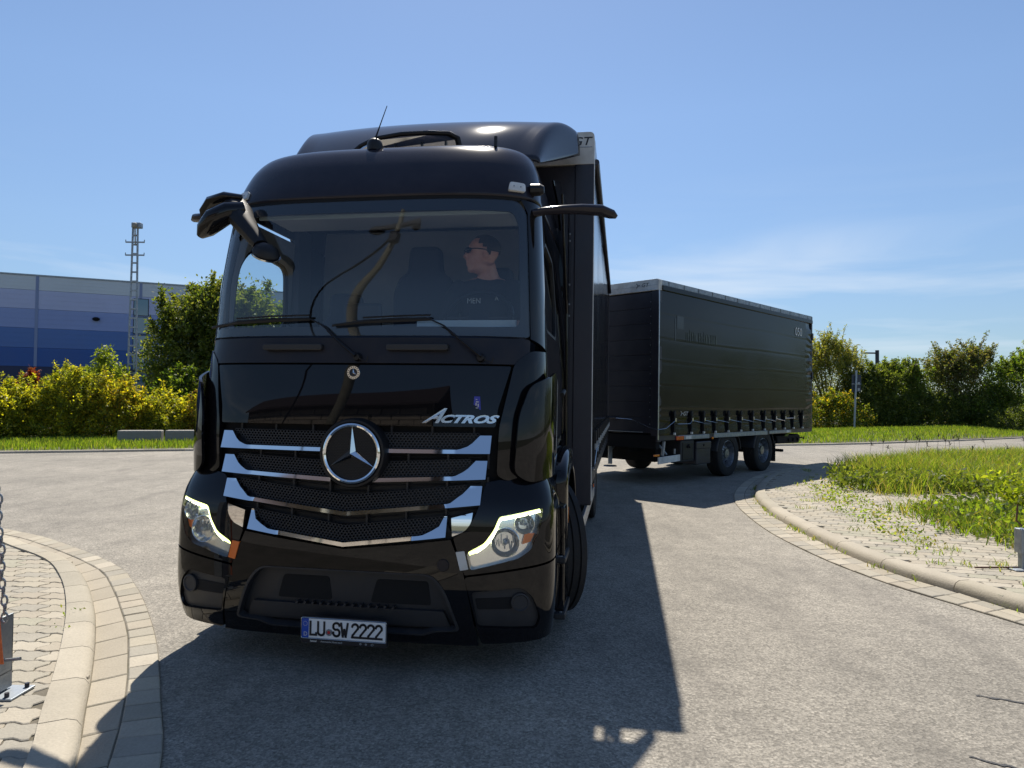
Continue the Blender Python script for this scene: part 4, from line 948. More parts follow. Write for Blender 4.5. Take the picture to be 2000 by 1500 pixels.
# --- steps, fenders, wheels
def wheel(name, c, rad, w, steer=0, side=1, parent=T):
    """tyre with grooves, steel rim with hand holes, hub and nuts"""
    e_ = bpy.data.objects.new(name, None); e_.empty_display_size = .1; link(e_, parent); e_.location = c; e_.rotation_euler = (0, 0, steer)
    h = w / 2; prof = [(rad * .585, -h * .82), (rad * .62, -h * .95), (rad * .80, -h), (rad * .93, -h * .97), (rad * .985, -h * .88)]
    gx = [-.55, -.18, .18, .55]
    for x_ in gx: prof += [(rad, (x_ - .05) * h), (rad * .975, (x_ - .03) * h), (rad * .975, (x_ + .03) * h), (rad, (x_ + .05) * h)]
    prof += [(rad * .985, h * .88), (rad * .93, h * .97), (rad * .80, h), (rad * .62, h * .95), (rad * .585, h * .82), (rad * .585, -h * .82)]
    t_ = MB().lathe(prof, (0, 0, 0), 'x', 56).build('tyre', M['rubber'], e_, smooth=True)
    s_ = side; r_ = MB().lathe([(rad * .60, h * .84), (rad * .575, h * .86), (rad * .55, h * .70), (rad * .53, h * .2), (rad * .50, h * .0), (rad * .36, -h * .05 + h * .25), (rad * .30, h * .35), (rad * .20, h * .38), (rad * .19, h * .7), (0, h * .75)], (0, 0, 0), 'x', 40, s_).build('rim', M['wheelsteel'], e_, smooth=True)
    mb = MB()
    for k in range(10):
        a = 2 * math.pi * k / 10; mb.tube([(s_ * h * .33, rad * .255 * math.cos(a), rad * .255 * math.sin(a)), (s_ * h * .55, rad * .255 * math.cos(a), rad * .255 * math.sin(a))], .016, 6)
    stf(mb.build('wheel_nut', M['galv'], e_))
    mb = MB()
    for k in range(10):
        a = 2 * math.pi * (k + .5) / 10; mb.lathe([(0, .004), (.026, .004), (.026, -.01)], (s_ * h * .10, rad * .43 * math.cos(a), rad * .43 * math.sin(a)), 'x', 10, s_)
    stf(mb.build('rim_hole', M['gapblack'], e_))
    return e_
for g in (-1, 1): wheel('wheel', (g * 1.03, 1.44, .505), .505, .315, R(27), g)
for g in (-1, 1): wheel('wheel', (g * 1.12, 5.9, .50), .50, .29, 0, g); wheel('wheel', (g * .80, 5.9, .50), .50, .28, 0, g)
def fender(c, rad, a0, a1, x0, x1, m, parent, n=24, th=.015, lip=.03, name='fender'):
    V = []; F = []
    for k in range(n + 1):
        a = R(a0 + (a1 - a0) * k / n); cy, cz = math.cos(a), math.sin(a)
        for (x, r_) in ((x0, rad), (x1 - .03, rad), (x1, rad - .012), (x1, rad - lip), (x1 - .012, rad - lip), (x1 - .02, rad - th), (x0, rad - th)): V.append((x, c[0] - r_ * cy, c[1] + r_ * cz))
    for k in range(n):
        for j in range(6): F.append((k * 7 + j, k * 7 + j + 1, (k + 1) * 7 + j + 1, (k + 1) * 7 + j))
    o = obj(name, V, F, m, parent, smooth=True); return o
for g in (-1, 1):
    fender((1.46, .53), .64, 30, 165, g * .80, g * 1.235, M['paint'], T, lip=.07)
    # bumper return / entry step box ahead of the wheel
    sb = MB().prism([(.66, .22), (.98, .22), (.95, .62), (.86, .80), (.82, .92), (.66, .92)], g * .80, g * 1.250, 'x').build('step_housing', M['paint'], T, bevel=.012)
    for zz, y1 in ((.20, 1.02), (.56, .95)):
        s_ = box('entry_step', min(g * .95, g * 1.262), max(g * .95, g * 1.262), .60, y1, zz, zz + .04, M['plastic'], sb, .008)
        mb = MB()
        for i in range(7):
            for j in range(5): mb.lathe([(0, .006), (.009, .005), (.009, 0)], (g * (1.05 + j * .045), .63 + i * .04, zz + .04), 'z', 6)
        stf(mb.build('step_tread', M['galv'], s_))
    path = [(.78, .60), (.78, .80), (.77, .98), (.76, 1.08), (.80, 1.15), (.92, 1.22), (1.08, 1.27), (1.25, 1.285), (1.40, 1.28)]
    xs_ = [(.90, 0, -.05), (1.00, 0, -.02), (1.10, 0, 0), (1.18, .0, 0), (1.225, .012, -.006), (1.25, .04, -.03), (1.255, .10, -.09)]
    Vf = []; Ff = []
    for i, (y_, z_) in enumerate(path):
        k = min(1, max(0, (i - 2) / 3))
        for x_, dy, dz in xs_: Vf.append((g * x_, y_ + dy * (1 - k), z_ + dz * k))
    for i in range(len(path) - 1):
        for j in range(len(xs_) - 1): Ff.append((i * 7 + j, i * 7 + j + 1, (i + 1) * 7 + j + 1, (i + 1) * 7 + j))
    fo_ = obj('fender_panel', Vf, Ff, M['paint'], T, smooth=True); q_ = fo_.modifiers.new('s', 'SUBSURF'); q_.levels = q_.render_levels = 2; q_ = fo_.modifiers.new('t', 'SOLIDIFY'); q_.thickness = .012
    am = MB().prism(fillet([(.955, .76), (1.0, .75), (1.015, .86), (.975, .88)], .012), g * 1.19, g * 1.25, 'x').build('side_marker', M['amber'], T, bevel=.006)
    MB().tube([(g * 1.2, 1.04, .66), (g * 1.2, 1.02, .95), (g * 1.19, 1.06, 1.1)], .022, 8).build('fender_edge', M['paint'], T, smooth=True)
# chassis
for g in (-1, 1): box('chassis_rail', g * .43 - .04, g * .43 + .04, .4, 9.7, .72, .98, M['under'], T)
box('engine_cover', -.55, .55, .35, 2.0, .35, 1.3, M['under'], T); box('front_axle', -.95, .95, 1.3, 1.46, .42, .56, M['under'], T); box('rear_axle', -.75, .75, 5.8, 6.0, .42, .58, M['under'], T)
box('fuel_tank', .62, 1.20, 2.6, 3.9, .42, .98, M['under'], T, .05); box('battery_box', -1.20, -.62, 2.6, 3.6, .45, .98, M['under'], T, .03)
for g in (-1, 1):
    ub = box('side_guard', min(g * 1.245, g * 1.275), max(g * 1.245, g * 1.275), 2.55, 5.05, .66, .80, M['alu'], T); box('side_guard', min(g * 1.245, g * 1.275), max(g * 1.245, g * 1.275), 2.55, 5.05, .42, .56, M['alu'], T)
    for y_ in (3.2, 4.6): MB().prism([(y_ - .03, .58), (y_ + .03, .58), (y_ + .03, .62), (y_ - .03, .62)], g * 1.276, g * 1.29, 'x').build('marker_lamp', M['amber'], T)
    for zz in (.705, .75): box('guard_groove', min(g * 1.274, g * 1.2765), max(g * 1.274, g * 1.2765), 2.56, 5.04, zz, zz + .008, M['under'], T, 0)
    fender((5.9, .52), .60, 15, 165, g * .65, g * 1.26, M['under'], T)
# --- box body
BX = .075; X0, X1 = -1.275 + BX, 1.275 + BX; Y0, Y1 = 2.24, 9.95
fw = box('front_wall', X0 + .17, X1 - .17, Y0 + .01, Y0 + .05, 1.0, 3.72, M['steel'], T)
for x_ in (X0, X1 - .17):
    cp = box('corner_post', x_, x_ + .17, Y0, Y0 + .12, .70, 3.76, M['steel'], T, .008)
    mb = MB()
    for k in range(12):
        for xx in (.03, .14): mb.lathe([(0, .004), (.007, .003), (.007, 0)], (x_ + xx, Y0 - .0, .95 + k * .25), 'y', 8, -1)
    stf(mb.build('rivet', M['steel'], cp))
for x_ in (X0 - .004, X1 - .008): box('edge_strip', x_, x_ + .012, Y0 + .004, Y0 + .03, .74, 3.74, M['white'], T, .002)
rc = MB(); rc.prism(fillet([(X0, 3.73), (X1, 3.73), (X1, 4.02), (X0, 4.02)], [.005, .005, .05, .05]), Y0 - .005, Y0 + .16, 'y'); cap = rc.build('roof_cap', M['roofcap'], T, bevel=.012)
box('cap_seam', X0 + .02, X1 - .02, Y0 - .008, Y0 - .004, 3.878, 3.886, M['galv'], cap, 0)
def ltr(parent, s, x, z, y, size, m, **k): return lettering('brand_lettering', s, lambda a, b, d: (x + a, y - d, z + b), m, parent, **dict(dict(size=size, ext=.001, shear=.25, sx=1.2, offset=.001), **k))
ltr(cap, 'GT', X1 - .205, 3.90, Y0 - .006, .105, M['ink'])
mb = MB()
for a, b in (((-.37, .0), (-.33, .045)), ((-.33, .045), (-.37, .09)), ((-.33, .045), (-.29, .045))): mb.tube([(X1 + a[0], Y0 - .006, 3.895 + a[1]), (X1 + b[0], Y0 - .006, 3.895 + b[1])], .007, 4)
mb.build('brand_emblem', M['ink'], cap)
MB().bx(X0 + .02, X1 - .02, Y0 + .16, Y1, 3.94, 3.985).build('roof_panel', M['roofcap'], T)
for g, xx in ((-1, X0), (1, X1)):
    rl = box('roof_rail', min(xx, xx - g * .06), max(xx, xx - g * .06), Y0 + .16, Y1, 3.86, 4.0, M['alu'], T)
    MB().tube([(xx + g * .012, Y0 + .16, 3.80), (xx + g * .012, Y1, 3.80)], .028, 8).build('curtain_roller', M['steel'], T, smooth=True)
    V = []; F = []; ny, nz_ = 60, 24
    for j in range(nz_ + 1):
        for i in range(ny + 1):
            y_ = Y0 + .12 + (Y1 - .12 - Y0 - .12) * i / ny; z_ = .96 + 2.86 * j / nz_
            b = .010 * noise.noise(Vector((y_ * .8, z_ * 2.2, g * 4))) + .012 * math.exp(-((z_ - 1.1) / .12) ** 2) * math.sin(y_ * 10); V.append((xx - g * (.012 - b), y_, z_))
    for j in range(nz_):
        for i in range(ny): F.append((j * (ny + 1) + i, j * (ny + 1) + i + 1, (j + 1) * (ny + 1) + i + 1, (j + 1) * (ny + 1) + i))
    cu = obj('side_curtain', V, F, M['curtain'], T, smooth=True)
    for k in range(13):
        y_ = Y0 + .45 + k * .57; mb = MB(); mb.bx(min(xx - g * .01, xx + g * .014), max(xx - g * .01, xx + g * .014), y_ - .022, y_ + .022, 1.0, 1.33); mb.bx(min(xx, xx + g * .03), max(xx, xx + g * .03), y_ - .03, y_ + .03, 1.22, 1.34)
        b_ = mb.build('strap', M['strap'], cu, bevel=.004)
        MB().bx(min(xx, xx + g * .036), max(xx, xx + g * .036), y_ - .02, y_ + .02, 1.16, 1.24).build('buckle', M['galv'], cu, bevel=.004)
    box('floor_rail', min(xx, xx - g * .04), max(xx, xx - g * .04), Y0 + .1, Y1, .86, .98, M['steel'], T)
    MB().tube([(xx + g * .03, Y0 - .02, 1.02), (xx + g * .02, Y0 + .3, 1.04), (xx + g * .035, Y0 + .45, 1.2), (xx + g * .03, Y0 + .75, 1.12), (xx + g * .035, Y0 + 1.0, 1.2)], .004, 6).build('customs_cord', M['chromes'], T)
box('box_floor', X0 + .04, X1 - .04, Y0 + .1, Y1, .98, 1.05, M['under'], T)
box('rear_frame', X0, X1, Y1 - .1, Y1, .9, 4.0, M['steel'], T)

# --- interior seen through the glass
box('cab_floor', -1.05, 1.05, .35, 2.0, 1.2, 1.24, M['interiordark'], T)
box('back_panel', -1.06, 1.06, 1.96, 2.0, 1.25, 3.1, M['interior'], T, .02)
box('overhead_locker', -.88, .88, .62, .98, 2.86, 3.08, M['interior'], T, .03)
box('headliner', -.78, .78, .85, 2.0, 3.12, 3.15, M['interior'], T, .01)
box('locker_edge', -.9, .9, .555, .575, 2.845, 2.87, M['shelfreflect'], T, .004)
dsh = MB().prism([(.30, 1.30), (.75, 1.30), (.85, 1.9), (.80, 2.02), (.60, 2.07), (.34, 2.05), (.27, 1.98)], -1.02, 1.02, 'x').build('dashboard', M['interiordark'], T, bevel=.03)
obj('dash_reflection', [(.10, .44, 2.078), (.93, .38, 2.074), (.97, .58, 2.085), (.15, .56, 2.088)], [(0, 1, 2, 3)], M['shelfreflect'], dsh)  # pale sheet painted as the whitish reflection along the dash
box('dash_reflection_lip', .30, .95, .40, .405, 2.075, 2.12, M['shelfreflect'], dsh, .002)  # upright edge of the same painted reflection
box('dash_screen', -.30, -.02, .62, .66, 2.02, 2.27, M['darkplastic'], dsh, .02)
def seat(x, y, zt, w=.25):
    s_ = box('seat', x - .25, x + .25, y - .45, y + .05, 1.62, 1.78, M['seat'], T, .05)
    MB().prism(fillet([(x - w, 1.75), (x + w, 1.75), (x + w, zt - .36), (x + w * .80, zt - .24), (x + w * .55, zt - .20), (x + w * .48, zt), (x - w * .48, zt), (x - w * .55, zt - .20), (x - w * .80, zt - .24), (x - w, zt - .36)], .05), y, y + .14, 'y').build('seat_back', M['seat'], s_, bevel=.035, seg=3)
seat(.09, 1.25, 2.80); seat(.66, 1.22, 2.62); seat(-.58, 1.30, 2.45)
sw_ = MB(); ring_ = [(.23 * math.cos(R(a)), .23 * math.sin(R(a))) for a in range(0, 360, 12)]
sw_.tube([(a, 0, b) for a, b in ring_], .014, 8, closed=True); sw_.box((0, .0, 0), (.14, .03, .11)); sw_.tube([(-.22, 0, 0), (.22, 0, 0)], .012, 6); sw_.tube([(0, 0, 0), (0, .0, -.22)], .012, 6)
swo = sw_.build('steering_wheel', M['darkplastic'], T, smooth=True); swo.location = (.645, .70, 2.17); swo.rotation_euler = (R(-32), 0, 0)
MB().tube([(-.93, .95, 2.0), (-.92, .94, 2.12), (-.88, .92, 2.17), (-.84, .92, 2.16)], .014, 8).build('grab_handle', M['darkplastic'], T, smooth=True)
for g in (-1, 1): box('b_pillar_trim', min(g * 1.0, g * 1.06), max(g * 1.0, g * 1.06), 1.38, 1.6, 1.3, 3.0, M['interiordark'], T, .01)
MB().tube([(.86, 1.34, 2.86), (.84, 1.25, 2.5), (.82, 1.15, 2.1)], .018, 6, flat=.3).build('seat_belt', M['seat'], T)

# ================================================================ THE DRIVER
DL = Vector((.635, 1.0, 1.86)); pers = tag(empty('person', TM @ DL, TROT), 'driver in sunglasses and black printed shirt, head turned aside, hands on the wheel', 'person')
def vox(o, s, sm=8):
    r_ = o.modifiers.new('r', 'REMESH'); r_.mode = 'VOXEL'; r_.voxel_size = s; r_.use_smooth_shade = True
    s_ = o.modifiers.new('s', 'SMOOTH'); s_.iterations = sm; s_.factor = .5; return o
def ell(mb, c, r_, n=16, rot=None):
    V = []; F = []; m_ = Euler(rot).to_matrix() if rot else Matrix.Identity(3)
    for j in range(n // 2 + 1):
        ph = math.pi * j / (n // 2)
        for k in range(n):
            th = 2 * math.pi * k / n; V.append(Vector(c) + m_ @ Vector((r_[0] * math.sin(ph) * math.cos(th), r_[1] * math.sin(ph) * math.sin(th), r_[2] * math.cos(ph))))
    for j in range(n // 2):
        for k in range(n): F.append((j * n + k, j * n + (k + 1) % n, (j + 1) * n + (k + 1) % n, (j + 1) * n + k))
    mb.add(V, F)
# head looks towards -x (the passenger side), a little towards the camera; H = head centre
H = Vector((-.025, -.07, .782)); fd = Vector((-.93, -.36, -.02)).normalized(); sd = Vector((fd.y, -fd.x, 0)).normalized(); up = Vector((0, 0, 1))
def hp_(f, s_, u_): return H + (fd * f + sd * s_ + up * u_) * 1.13
yawh = math.atan2(fd.y, fd.x)
mb = MB()
ell(mb, hp_(-.012, 0, .035), (0.113, 0.088, 0.102), 20, (0, 0, yawh)); ell(mb, hp_(.030, 0, -.03), (0.075, 0.072, 0.096), 18, (0, 0, yawh)); ell(mb, hp_(.058, 0, -.085), (0.038, 0.045, 0.029), 12, (0, 0, yawh))
ell(mb, hp_(.000, 0, -.075), (0.081, 0.070, 0.051), 14, (0, 0, yawh))
mb.tube([hp_(.088, 0, .030), hp_(.108, 0, -.010), hp_(.094, 0, -.026)], [.010, .017, .014], 8)      # nose
ell(mb, hp_(.088, 0, -.050), (.014, .024, .008), 10, (0, 0, yawh)); ell(mb, hp_(.086, 0, -.062), (.013, .022, .008), 10, (0, 0, yawh))
ell(mb, hp_(.078, 0, .038), (.014, .055, .014), 10, (0, 0, yawh))
for s_ in (-1, 1): ell(mb, hp_(-.015, s_ * .078, .0), (.020, .012, .034), 10, (0, 0, yawh)); ell(mb, hp_(.05, s_ * .035, -.02), (.03, .024, .026), 10)
mb.tube([hp_(-.03, 0, -.05), H + Vector((.035, .030, -.10)), Vector((0.02, .0, .60))], [.066, .070, .085], 14)
# shoulders hidden under the shirt keep the body one figure
ell(mb, (0, .0, .56), (.19, .09, .09), 16); ell(mb, (0, .02, .38), (.17, .11, .25), 16); ell(mb, (0, .02, .06), (.19, .15, .14), 14)
arms = {}
for s_ in (-1, 1):
    sh_ = Vector((s_ * .19, .0, .57)); el_ = Vector((s_ * .26, -.12, .27)); hn = Vector((s_ * .19, -.235, .12))
    mb.tube([sh_, sh_.lerp(el_, .5), el_, el_.lerp(hn, .5), hn], [.055, .052, .044, .038, .027], 12); ell(mb, hn + Vector((0, -.035, .01)), (.026, .042, .038), 12)
    for k in range(4):
        b = hn + Vector((-s_ * .004, -.055, .032 - k * .021)); mb.tube([b, b + Vector((-s_ * .004, -.030, .004)), b + Vector((-s_ * .030, -.038, .0)), b + Vector((-s_ * .040, -.018, -.002))], [.0095, .009, .0085, .0075], 8)
    mb.tube([hn + Vector((-s_ * .015, -.03, .035)), hn + Vector((-s_ * .035, -.04, .050)), hn + Vector((-s_ * .045, -.06, .052))], [.012, .010, .009], 8)
    mb.tube([(s_ * .10, 0, .04), (s_ * .13, -.42, .02), (s_ * .13, -.50, -.40)], [.085, .065, .05], 12); ell(mb, (s_ * .13, -.56, -.46), (.045, .12, .045), 10)
vox(mb.build('body', M['skin'], pers, smooth=True), .0075, 5)
mb = MB(); ell(mb, hp_(-.020, 0, .044), (0.122, 0.098, 0.105), 24, (0, 0, yawh)); hb = mb
o = hb.build('hair', M['hair'], pers, smooth=True)
bm = bmesh.new(); bm.from_mesh(o.data); dl = [v for v in bm.verts if (v.co - H).dot(fd) > .035 + .35 * max(0, (v.co - H).z - .07) or (v.co - H).z < -.02 - .25 * (v.co - H).dot(fd) or ((v.co - H).z < .035 and (v.co - H).dot(fd) > -.02)]
bmesh.ops.delete(bm, geom=dl, context='VERTS'); bm.to_mesh(o.data); bm.free(); o.modifiers.new('t', 'SOLIDIFY').thickness = .008
mb = MB(); ell(mb, (0, .0, .555), (.215, .105, .085), 20); ell(mb, (0, .015, .40), (.195, .135, .24), 20); ell(mb, (0, .01, .16), (.20, .16, .16), 18)
for s_ in (-1, 1): mb.tube([(s_ * .17, 0, .575), (s_ * .235, -.06, .47), (s_ * .262, -.11, .30)], [.080, .074, .070], 14)
mb.tube([(0.01, .005, .60), (0.015, .003, .648)], [.10, .078], 16)
vox(mb.build('shirt', M['shirt'], pers, smooth=True), .011, 6)
mb = MB()
for k, t in enumerate('MEN'): pass
lettering('shirt_print', 'MEN', lambda x, y, d: Vector((-.115 + x, -.131 - d + .6 * (x - .05) ** 2, .435 + y)), M['paleprint'], pers, size=.055, ext=.001, sx=.9)
lettering('shirt_print', 'A', lambda x, y, d: Vector((.085 + x, -.122 - d, .455 + y)), M['paleprint'], pers, size=.045, ext=.001, sx=.9)
g_ = MB()
for s_ in (-1, 1):
    p = [hp_(.100 - .018 * abs(t), s_ * (.010 + .050 * t), .028) for t in (0, .35, .7, 1.0)]
    g_.tube(p, [.014, .023, .022, .012], 10, flat=1.0)
    g_.tube([hp_(.082, s_ * .060, .033), hp_(.04, s_ * .080, .032), hp_(-.012, s_ * .084, .026), hp_(-.03, s_ * .082, .008)], .0035, 6)
g_.tube([hp_(.104, -.01, .035), hp_(.104, .01, .035)], .005, 6)
g_.build('sunglasses', M['shades'], pers, smooth=True)
# ================================================================ THE TRAILER (local: x right, y to its rear)
trailer = tag(empty('box_trailer', (1.89, 14.2, 0), (0, R(.3), R(-44.3))), 'black curtain-sided two-axle trailer behind the truck, numbered 050', 'trailer'); T = trailer
HL = 7.62; X0, X1 = -1.275, 1.275
box('front_wall', X0 + .16, X1 - .16, .02, .05, 1.02, 3.78, M['steel'], T, 0)
for k in range(9): box('wall_plank', X0 + .17, X1 - .17, .008, .022, 1.03 + k * .305, 1.03 + k * .305 + .295, M['steel'], T, .004)
for x_ in (X0, X1 - .16):
    cp = box('corner_post', x_, x_ + .16, 0, .12, .86, 3.80, M['steel'], T, .006); mb = MB()
    for k in range(18): mb.lathe([(0, .004), (.009, .003), (.009, 0)], (x_ + (.13 if x_ < 0 else -.02), -.0, 1.2 + k * .14), 'y', 6, -1)
    stf(mb.build('rivet', M['galv'], cp))
    box('post_strip', (x_ + .155 if x_ > 0 else x_ - .006), (x_ + .168 if x_ > 0 else x_ + .008), .0, .028, .90, 3.8, M['alu'], T, 0)
cap = MB().prism(fillet([(X0, 3.80), (X1, 3.80), (X1, 4.02), (X0, 4.02)], [.005, .005, .04, .04]), -.012, .12, 'y').build('roof_cap', M['roofcap'], T, bevel=.01)
box('cap_lip', X0 + .05, X1 - .05, -.022, -.012, 3.80, 3.82, M['roofcap'], cap, .002); box('cap_seam', X0 + .02, X1 - .02, -.016, -.011, 3.90, 3.906, M['galv'], cap, 0)
lettering('brand_lettering', 'GT', lambda a, b, d: (X1 - .40 + a, -.014 - d, 3.885 + b), M['ink'], cap, size=.105, ext=.001, shear=.25, sx=1.2)
def chev(x, y, z, s_, m, parent, ax='y'):
    mb = MB()
    for a, b in (((-.04, -.045), (0, 0)), ((0, 0), (-.04, .045)), ((0, 0), (.045, 0))):
        if ax == 'y': mb.tube([(x + a[0] * s_, y, z + a[1] * s_), (x + b[0] * s_, y, z + b[1] * s_)], .007 * s_, 4)
        else: mb.tube([(x, y + a[0] * s_, z + a[1] * s_), (x, y + b[0] * s_, z + b[1] * s_)], .007 * s_, 4)
    return mb.build('brand_emblem', m, parent)
chev(X1 - .47, -.014, 3.92, 1, M['ink'], cap)
box('roof_panel', X0 + .03, X1 - .03, .12, HL, 3.95, 3.99, M['roofcap'], T)
for g in (-1, 1):
    xx = g * 1.275
    box('roof_rail', min(xx - g * .07, xx), max(xx - g * .07, xx), .12, HL, 3.905, 4.01, M['galv'], T, .008)
    box('curtain_track', min(xx, xx + g * .028), max(xx, xx + g * .028), .10, HL - .01, 3.80, 3.90, M['curtain'], T, .012)
    mb = MB()
    for k in range(13): mb.bx(min(xx + g * .0, xx + g * .004), max(xx, xx + g * .004), .35 + k * .58, .362 + k * .58, 3.91, 4.005)
    stf(mb.build('rail_joint', M['under'], T))
    V = []; F = []; ny, nz_ = 200, 110
    for j in range(nz_ + 1):
        for i in range(ny + 1):
            y_ = .03 + (HL - .06) * i / ny; z_ = .985 + 2.83 * j / nz_
            b = .006 * noise.noise(Vector((y_ * .5, z_ * 1.1, 9 + g)))
            for s0 in (1.52, 1.98, 2.44, 2.90, 3.38):
                zz = s0 + .012 * math.sin(y_ * .9 + s0); b += .0022 * math.exp(-((z_ - zz) / .012) ** 2) - .0010 * math.exp(-((z_ - zz + .03) / .03) ** 2)
            lo = math.exp(-((z_ - .98) / .16) ** 2)
            b += lo * (.016 + .005 * math.sin(y_ * 2 * math.pi / .6)) + .010 * math.exp(-((z_ - 1.22) / .14) ** 2) * noise.noise(Vector((y_ * 1.3, z_ * 26, 2)))
            b += .022 * max(0, (y_ - 7.12) / .5) * noise.noise(Vector((y_ * 3, z_ * 11, 5))) * min(1, (z_ - .9))
            b -= .045 * max(0, min(1, (y_ - 7.2) / .4)) * math.exp(-((z_ - 3.76) / .10) ** 2)
            V.append((xx + g * (b - .0), y_, z_))
    for j in range(nz_):
        for i in range(ny): F.append((j * (ny + 1) + i, j * (ny + 1) + i + 1, (j + 1) * (ny + 1) + i + 1, (j + 1) * (ny + 1) + i))
    cu = obj('side_curtain', V, F, M['curtain'], T, smooth=True)
    ys = [.53, 1.19, 1.69, 2.19, 2.77, 3.38, 3.97, 4.61, 5.21, 5.76, 6.30, 6.88]
    for y_ in ys:
        mb = MB(); mb.bx(min(xx, xx + g * .052), max(xx, xx + g * .052), y_ - .012, y_ + .012, .99, 1.40)
        mb.prism(fillet([(y_ - .035, 1.35), (y_ + .035, 1.35), (y_ + .035, 1.44), (y_, 1.47), (y_ - .035, 1.44)], .02), xx + g * .02, xx + g * .065, 'x')
        b_ = mb.build('strap', M['strap'], cu, bevel=.004)
        MB().bx(min(xx + g * .052, xx + g * .072), max(xx + g * .052, xx + g * .072), y_ - .005, y_ + .035, 1.245, 1.315).build('buckle', M['chromes'], cu, bevel=.004)
        MB().bx(min(xx + g * .03, xx + g * .068), max(xx + g * .03, xx + g * .068), y_ - .022, y_ + .022, .985, 1.03).build('strap_hook', M['white'], cu, bevel=.004)
    if g > 0:
        cord = []
        for i, y_ in enumerate([-.10, .10] + ys[:-1]):
            cord.append((xx + .062, y_, 1.20 if i == 0 else 1.265))
            nx = (ys[:-1] + [6.7])[max(0, min(i, 10))] if i < 11 else 6.7
            if i < 11 and nx > y_: cord.append((xx + .06, (y_ + nx) / 2, 1.20))
        MB().tube([(-1.1, -.02, 1.36), (-.4, -.03, 1.30), (.25, -.03, 1.30), (.7, -.03, 1.28), (1.1, -.03, 1.14), (1.30, -.02, 1.10), (1.335, .2, 1.12)] + [(xx + .062, .53, 1.265)] + [p for p in cord if p[1] > .55], .005, 5).build('customs_cord', M['chromes'], T)
        MB().tube([(.0, -.035, 1.30), (.30, -.035, 1.30)], .022, 8).build('cord_sleeve', M['steel'], T)
        lettering('unit_number', '050', lambda a, b, d: (xx + .012 + d, 6.47 + a, 3.41 + b), M['numberprint'], cu, size=.31, ext=.0006, sx=.92, space=1.05)
        lettering('brand_lettering', 'GT', lambda a, b, d: (xx + .016 + d, .90 + a, 1.365 + b), M['paleprint'], cu, size=.115, ext=.001, shear=.25, sx=1.2); chev(xx + .014, .86, 1.41, 1, M['paleprint'], cu, 'x')
        mb = MB(); random.seed(5)   # faded, no longer readable print
        for k in range(18):
            y0 = 1.02 + k * .072; 
            if k in (6,): continue
            h0 = random.choice([.16, .22, .20, .26]); mb.bx(xx + .002, xx + .0075, y0, y0 + .014, 2.86, 2.86 + h0)
            if k % 2: mb.bx(xx + .002, xx + .0075, y0 + .0141, y0 + .05, 2.86 + h0 * random.choice([.1, .5, .85]), 2.88 + h0 * random.choice([.55, .9]))
        mb.build('faded_print', M['ghost'], cu)
        mb = MB(); mb.bx(xx + .001, xx + .006, .66, .92, 3.10, 3.36); mb.bx(xx + .001, xx + .006, .58, .62, 2.85, 3.30); mb.build('faded_print', M['ghostgrey'], cu)
    hm = box('floor_rail', min(xx - g * .06, xx - g * .004), max(xx - g * .06, xx - g * .004), 0.06, HL, .88, .985, M['steel'], T)
    box('side_rail', min(xx - g * .03, xx + g * .012), max(xx - g * .03, xx + g * .012), 2.2, 4.85, .875, .975, M['galv'], T, .01)
    box('side_rail', min(xx - g * .03, xx + g * .012), max(xx - g * .03, xx + g * .012), 4.95, 6.25, .89, .965, M['galv'], T, .01)
    box('side_rail', min(xx - g * .03, xx + g * .012), max(xx - g * .03, xx + g * .012), .75, 2.0, .875, .965, M['galv'], T, .01)
    box('notice_plate', min(xx, xx + g * .018), max(xx, xx + g * .018), 1.02, 1.24, .885, .955, M['white'], T, .003)
    box('notice_plate', min(xx, xx + g * .018), max(xx, xx + g * .018), 5.95, 6.12, .90, .955, M['white'], T, .003)
    box('reflector', min(xx, xx + g * .018), max(xx, xx + g * .018), .66, .95, .875, .955, M['red'], T, .003)
    box('reflector', min(xx, xx + g * .02), max(xx, xx + g * .02), 2.1, 2.16, .855, .90, M['amber'], T, .003)
    lb = box('storage_locker', min(xx - g * .5, xx - g * .03), max(xx - g * .5, xx - g * .03), .90, 1.43, .42, .86, M['plastic'], T, .02)
    box('locker_frame', min(xx - g * .04, xx - g * .018), max(xx - g * .04, xx - g * .018), .96, 1.37, .46, .82, M['darkplastic'], lb, .05)
    MB().tube([(xx - g * .01, 1.12, .72), (xx - g * .0, 1.17, .76), (xx - g * .01, 1.21, .71)], .02, 8).build('locker_latch', M['under'], lb)
    lb = box('storage_locker', min(xx - g * .5, xx), max(xx - g * .5, xx), 1.47, 2.07, .34, .80, M['steel'], T, .02)
    box('locker_lid', min(xx - g * .5, xx + g * .012), max(xx - g * .5, xx + g * .012), 1.46, 2.08, .66, .82, M['steel'], lb, .02); MB().lathe([(0, .01), (.025, .008), (.025, 0)], (xx + g * .012, 1.75, .74), 'x', 12, g).build('locker_latch', M['under'], lb)
    MB().prism([(.03, .565), (.82, .585), (.82, .455), (.03, .43)], xx - g * .02, xx + g * .01, 'x').build('white_skirt', M['white'], T, bevel=.006)
    box('side_marker', min(xx - g * .02, xx + g * .012), max(xx - g * .02, xx + g * .012), -.12, .06, .585, .625, M['amber'], T, .004)
    hy = MB(); hy.tube([(xx - g * .08, .30, .58), (xx - g * .06, .32, .86)], .035, 8); hy.tube([(xx - g * .05, .40, .60), (xx - g * .1, .2, .80)], .018, 6); hy.tube([(xx - g * .05, .70, .60), (xx - g * .05, .70, .70)], .022, 6); hy.build('hydraulic_valve', M['galv'], T, smooth=True)
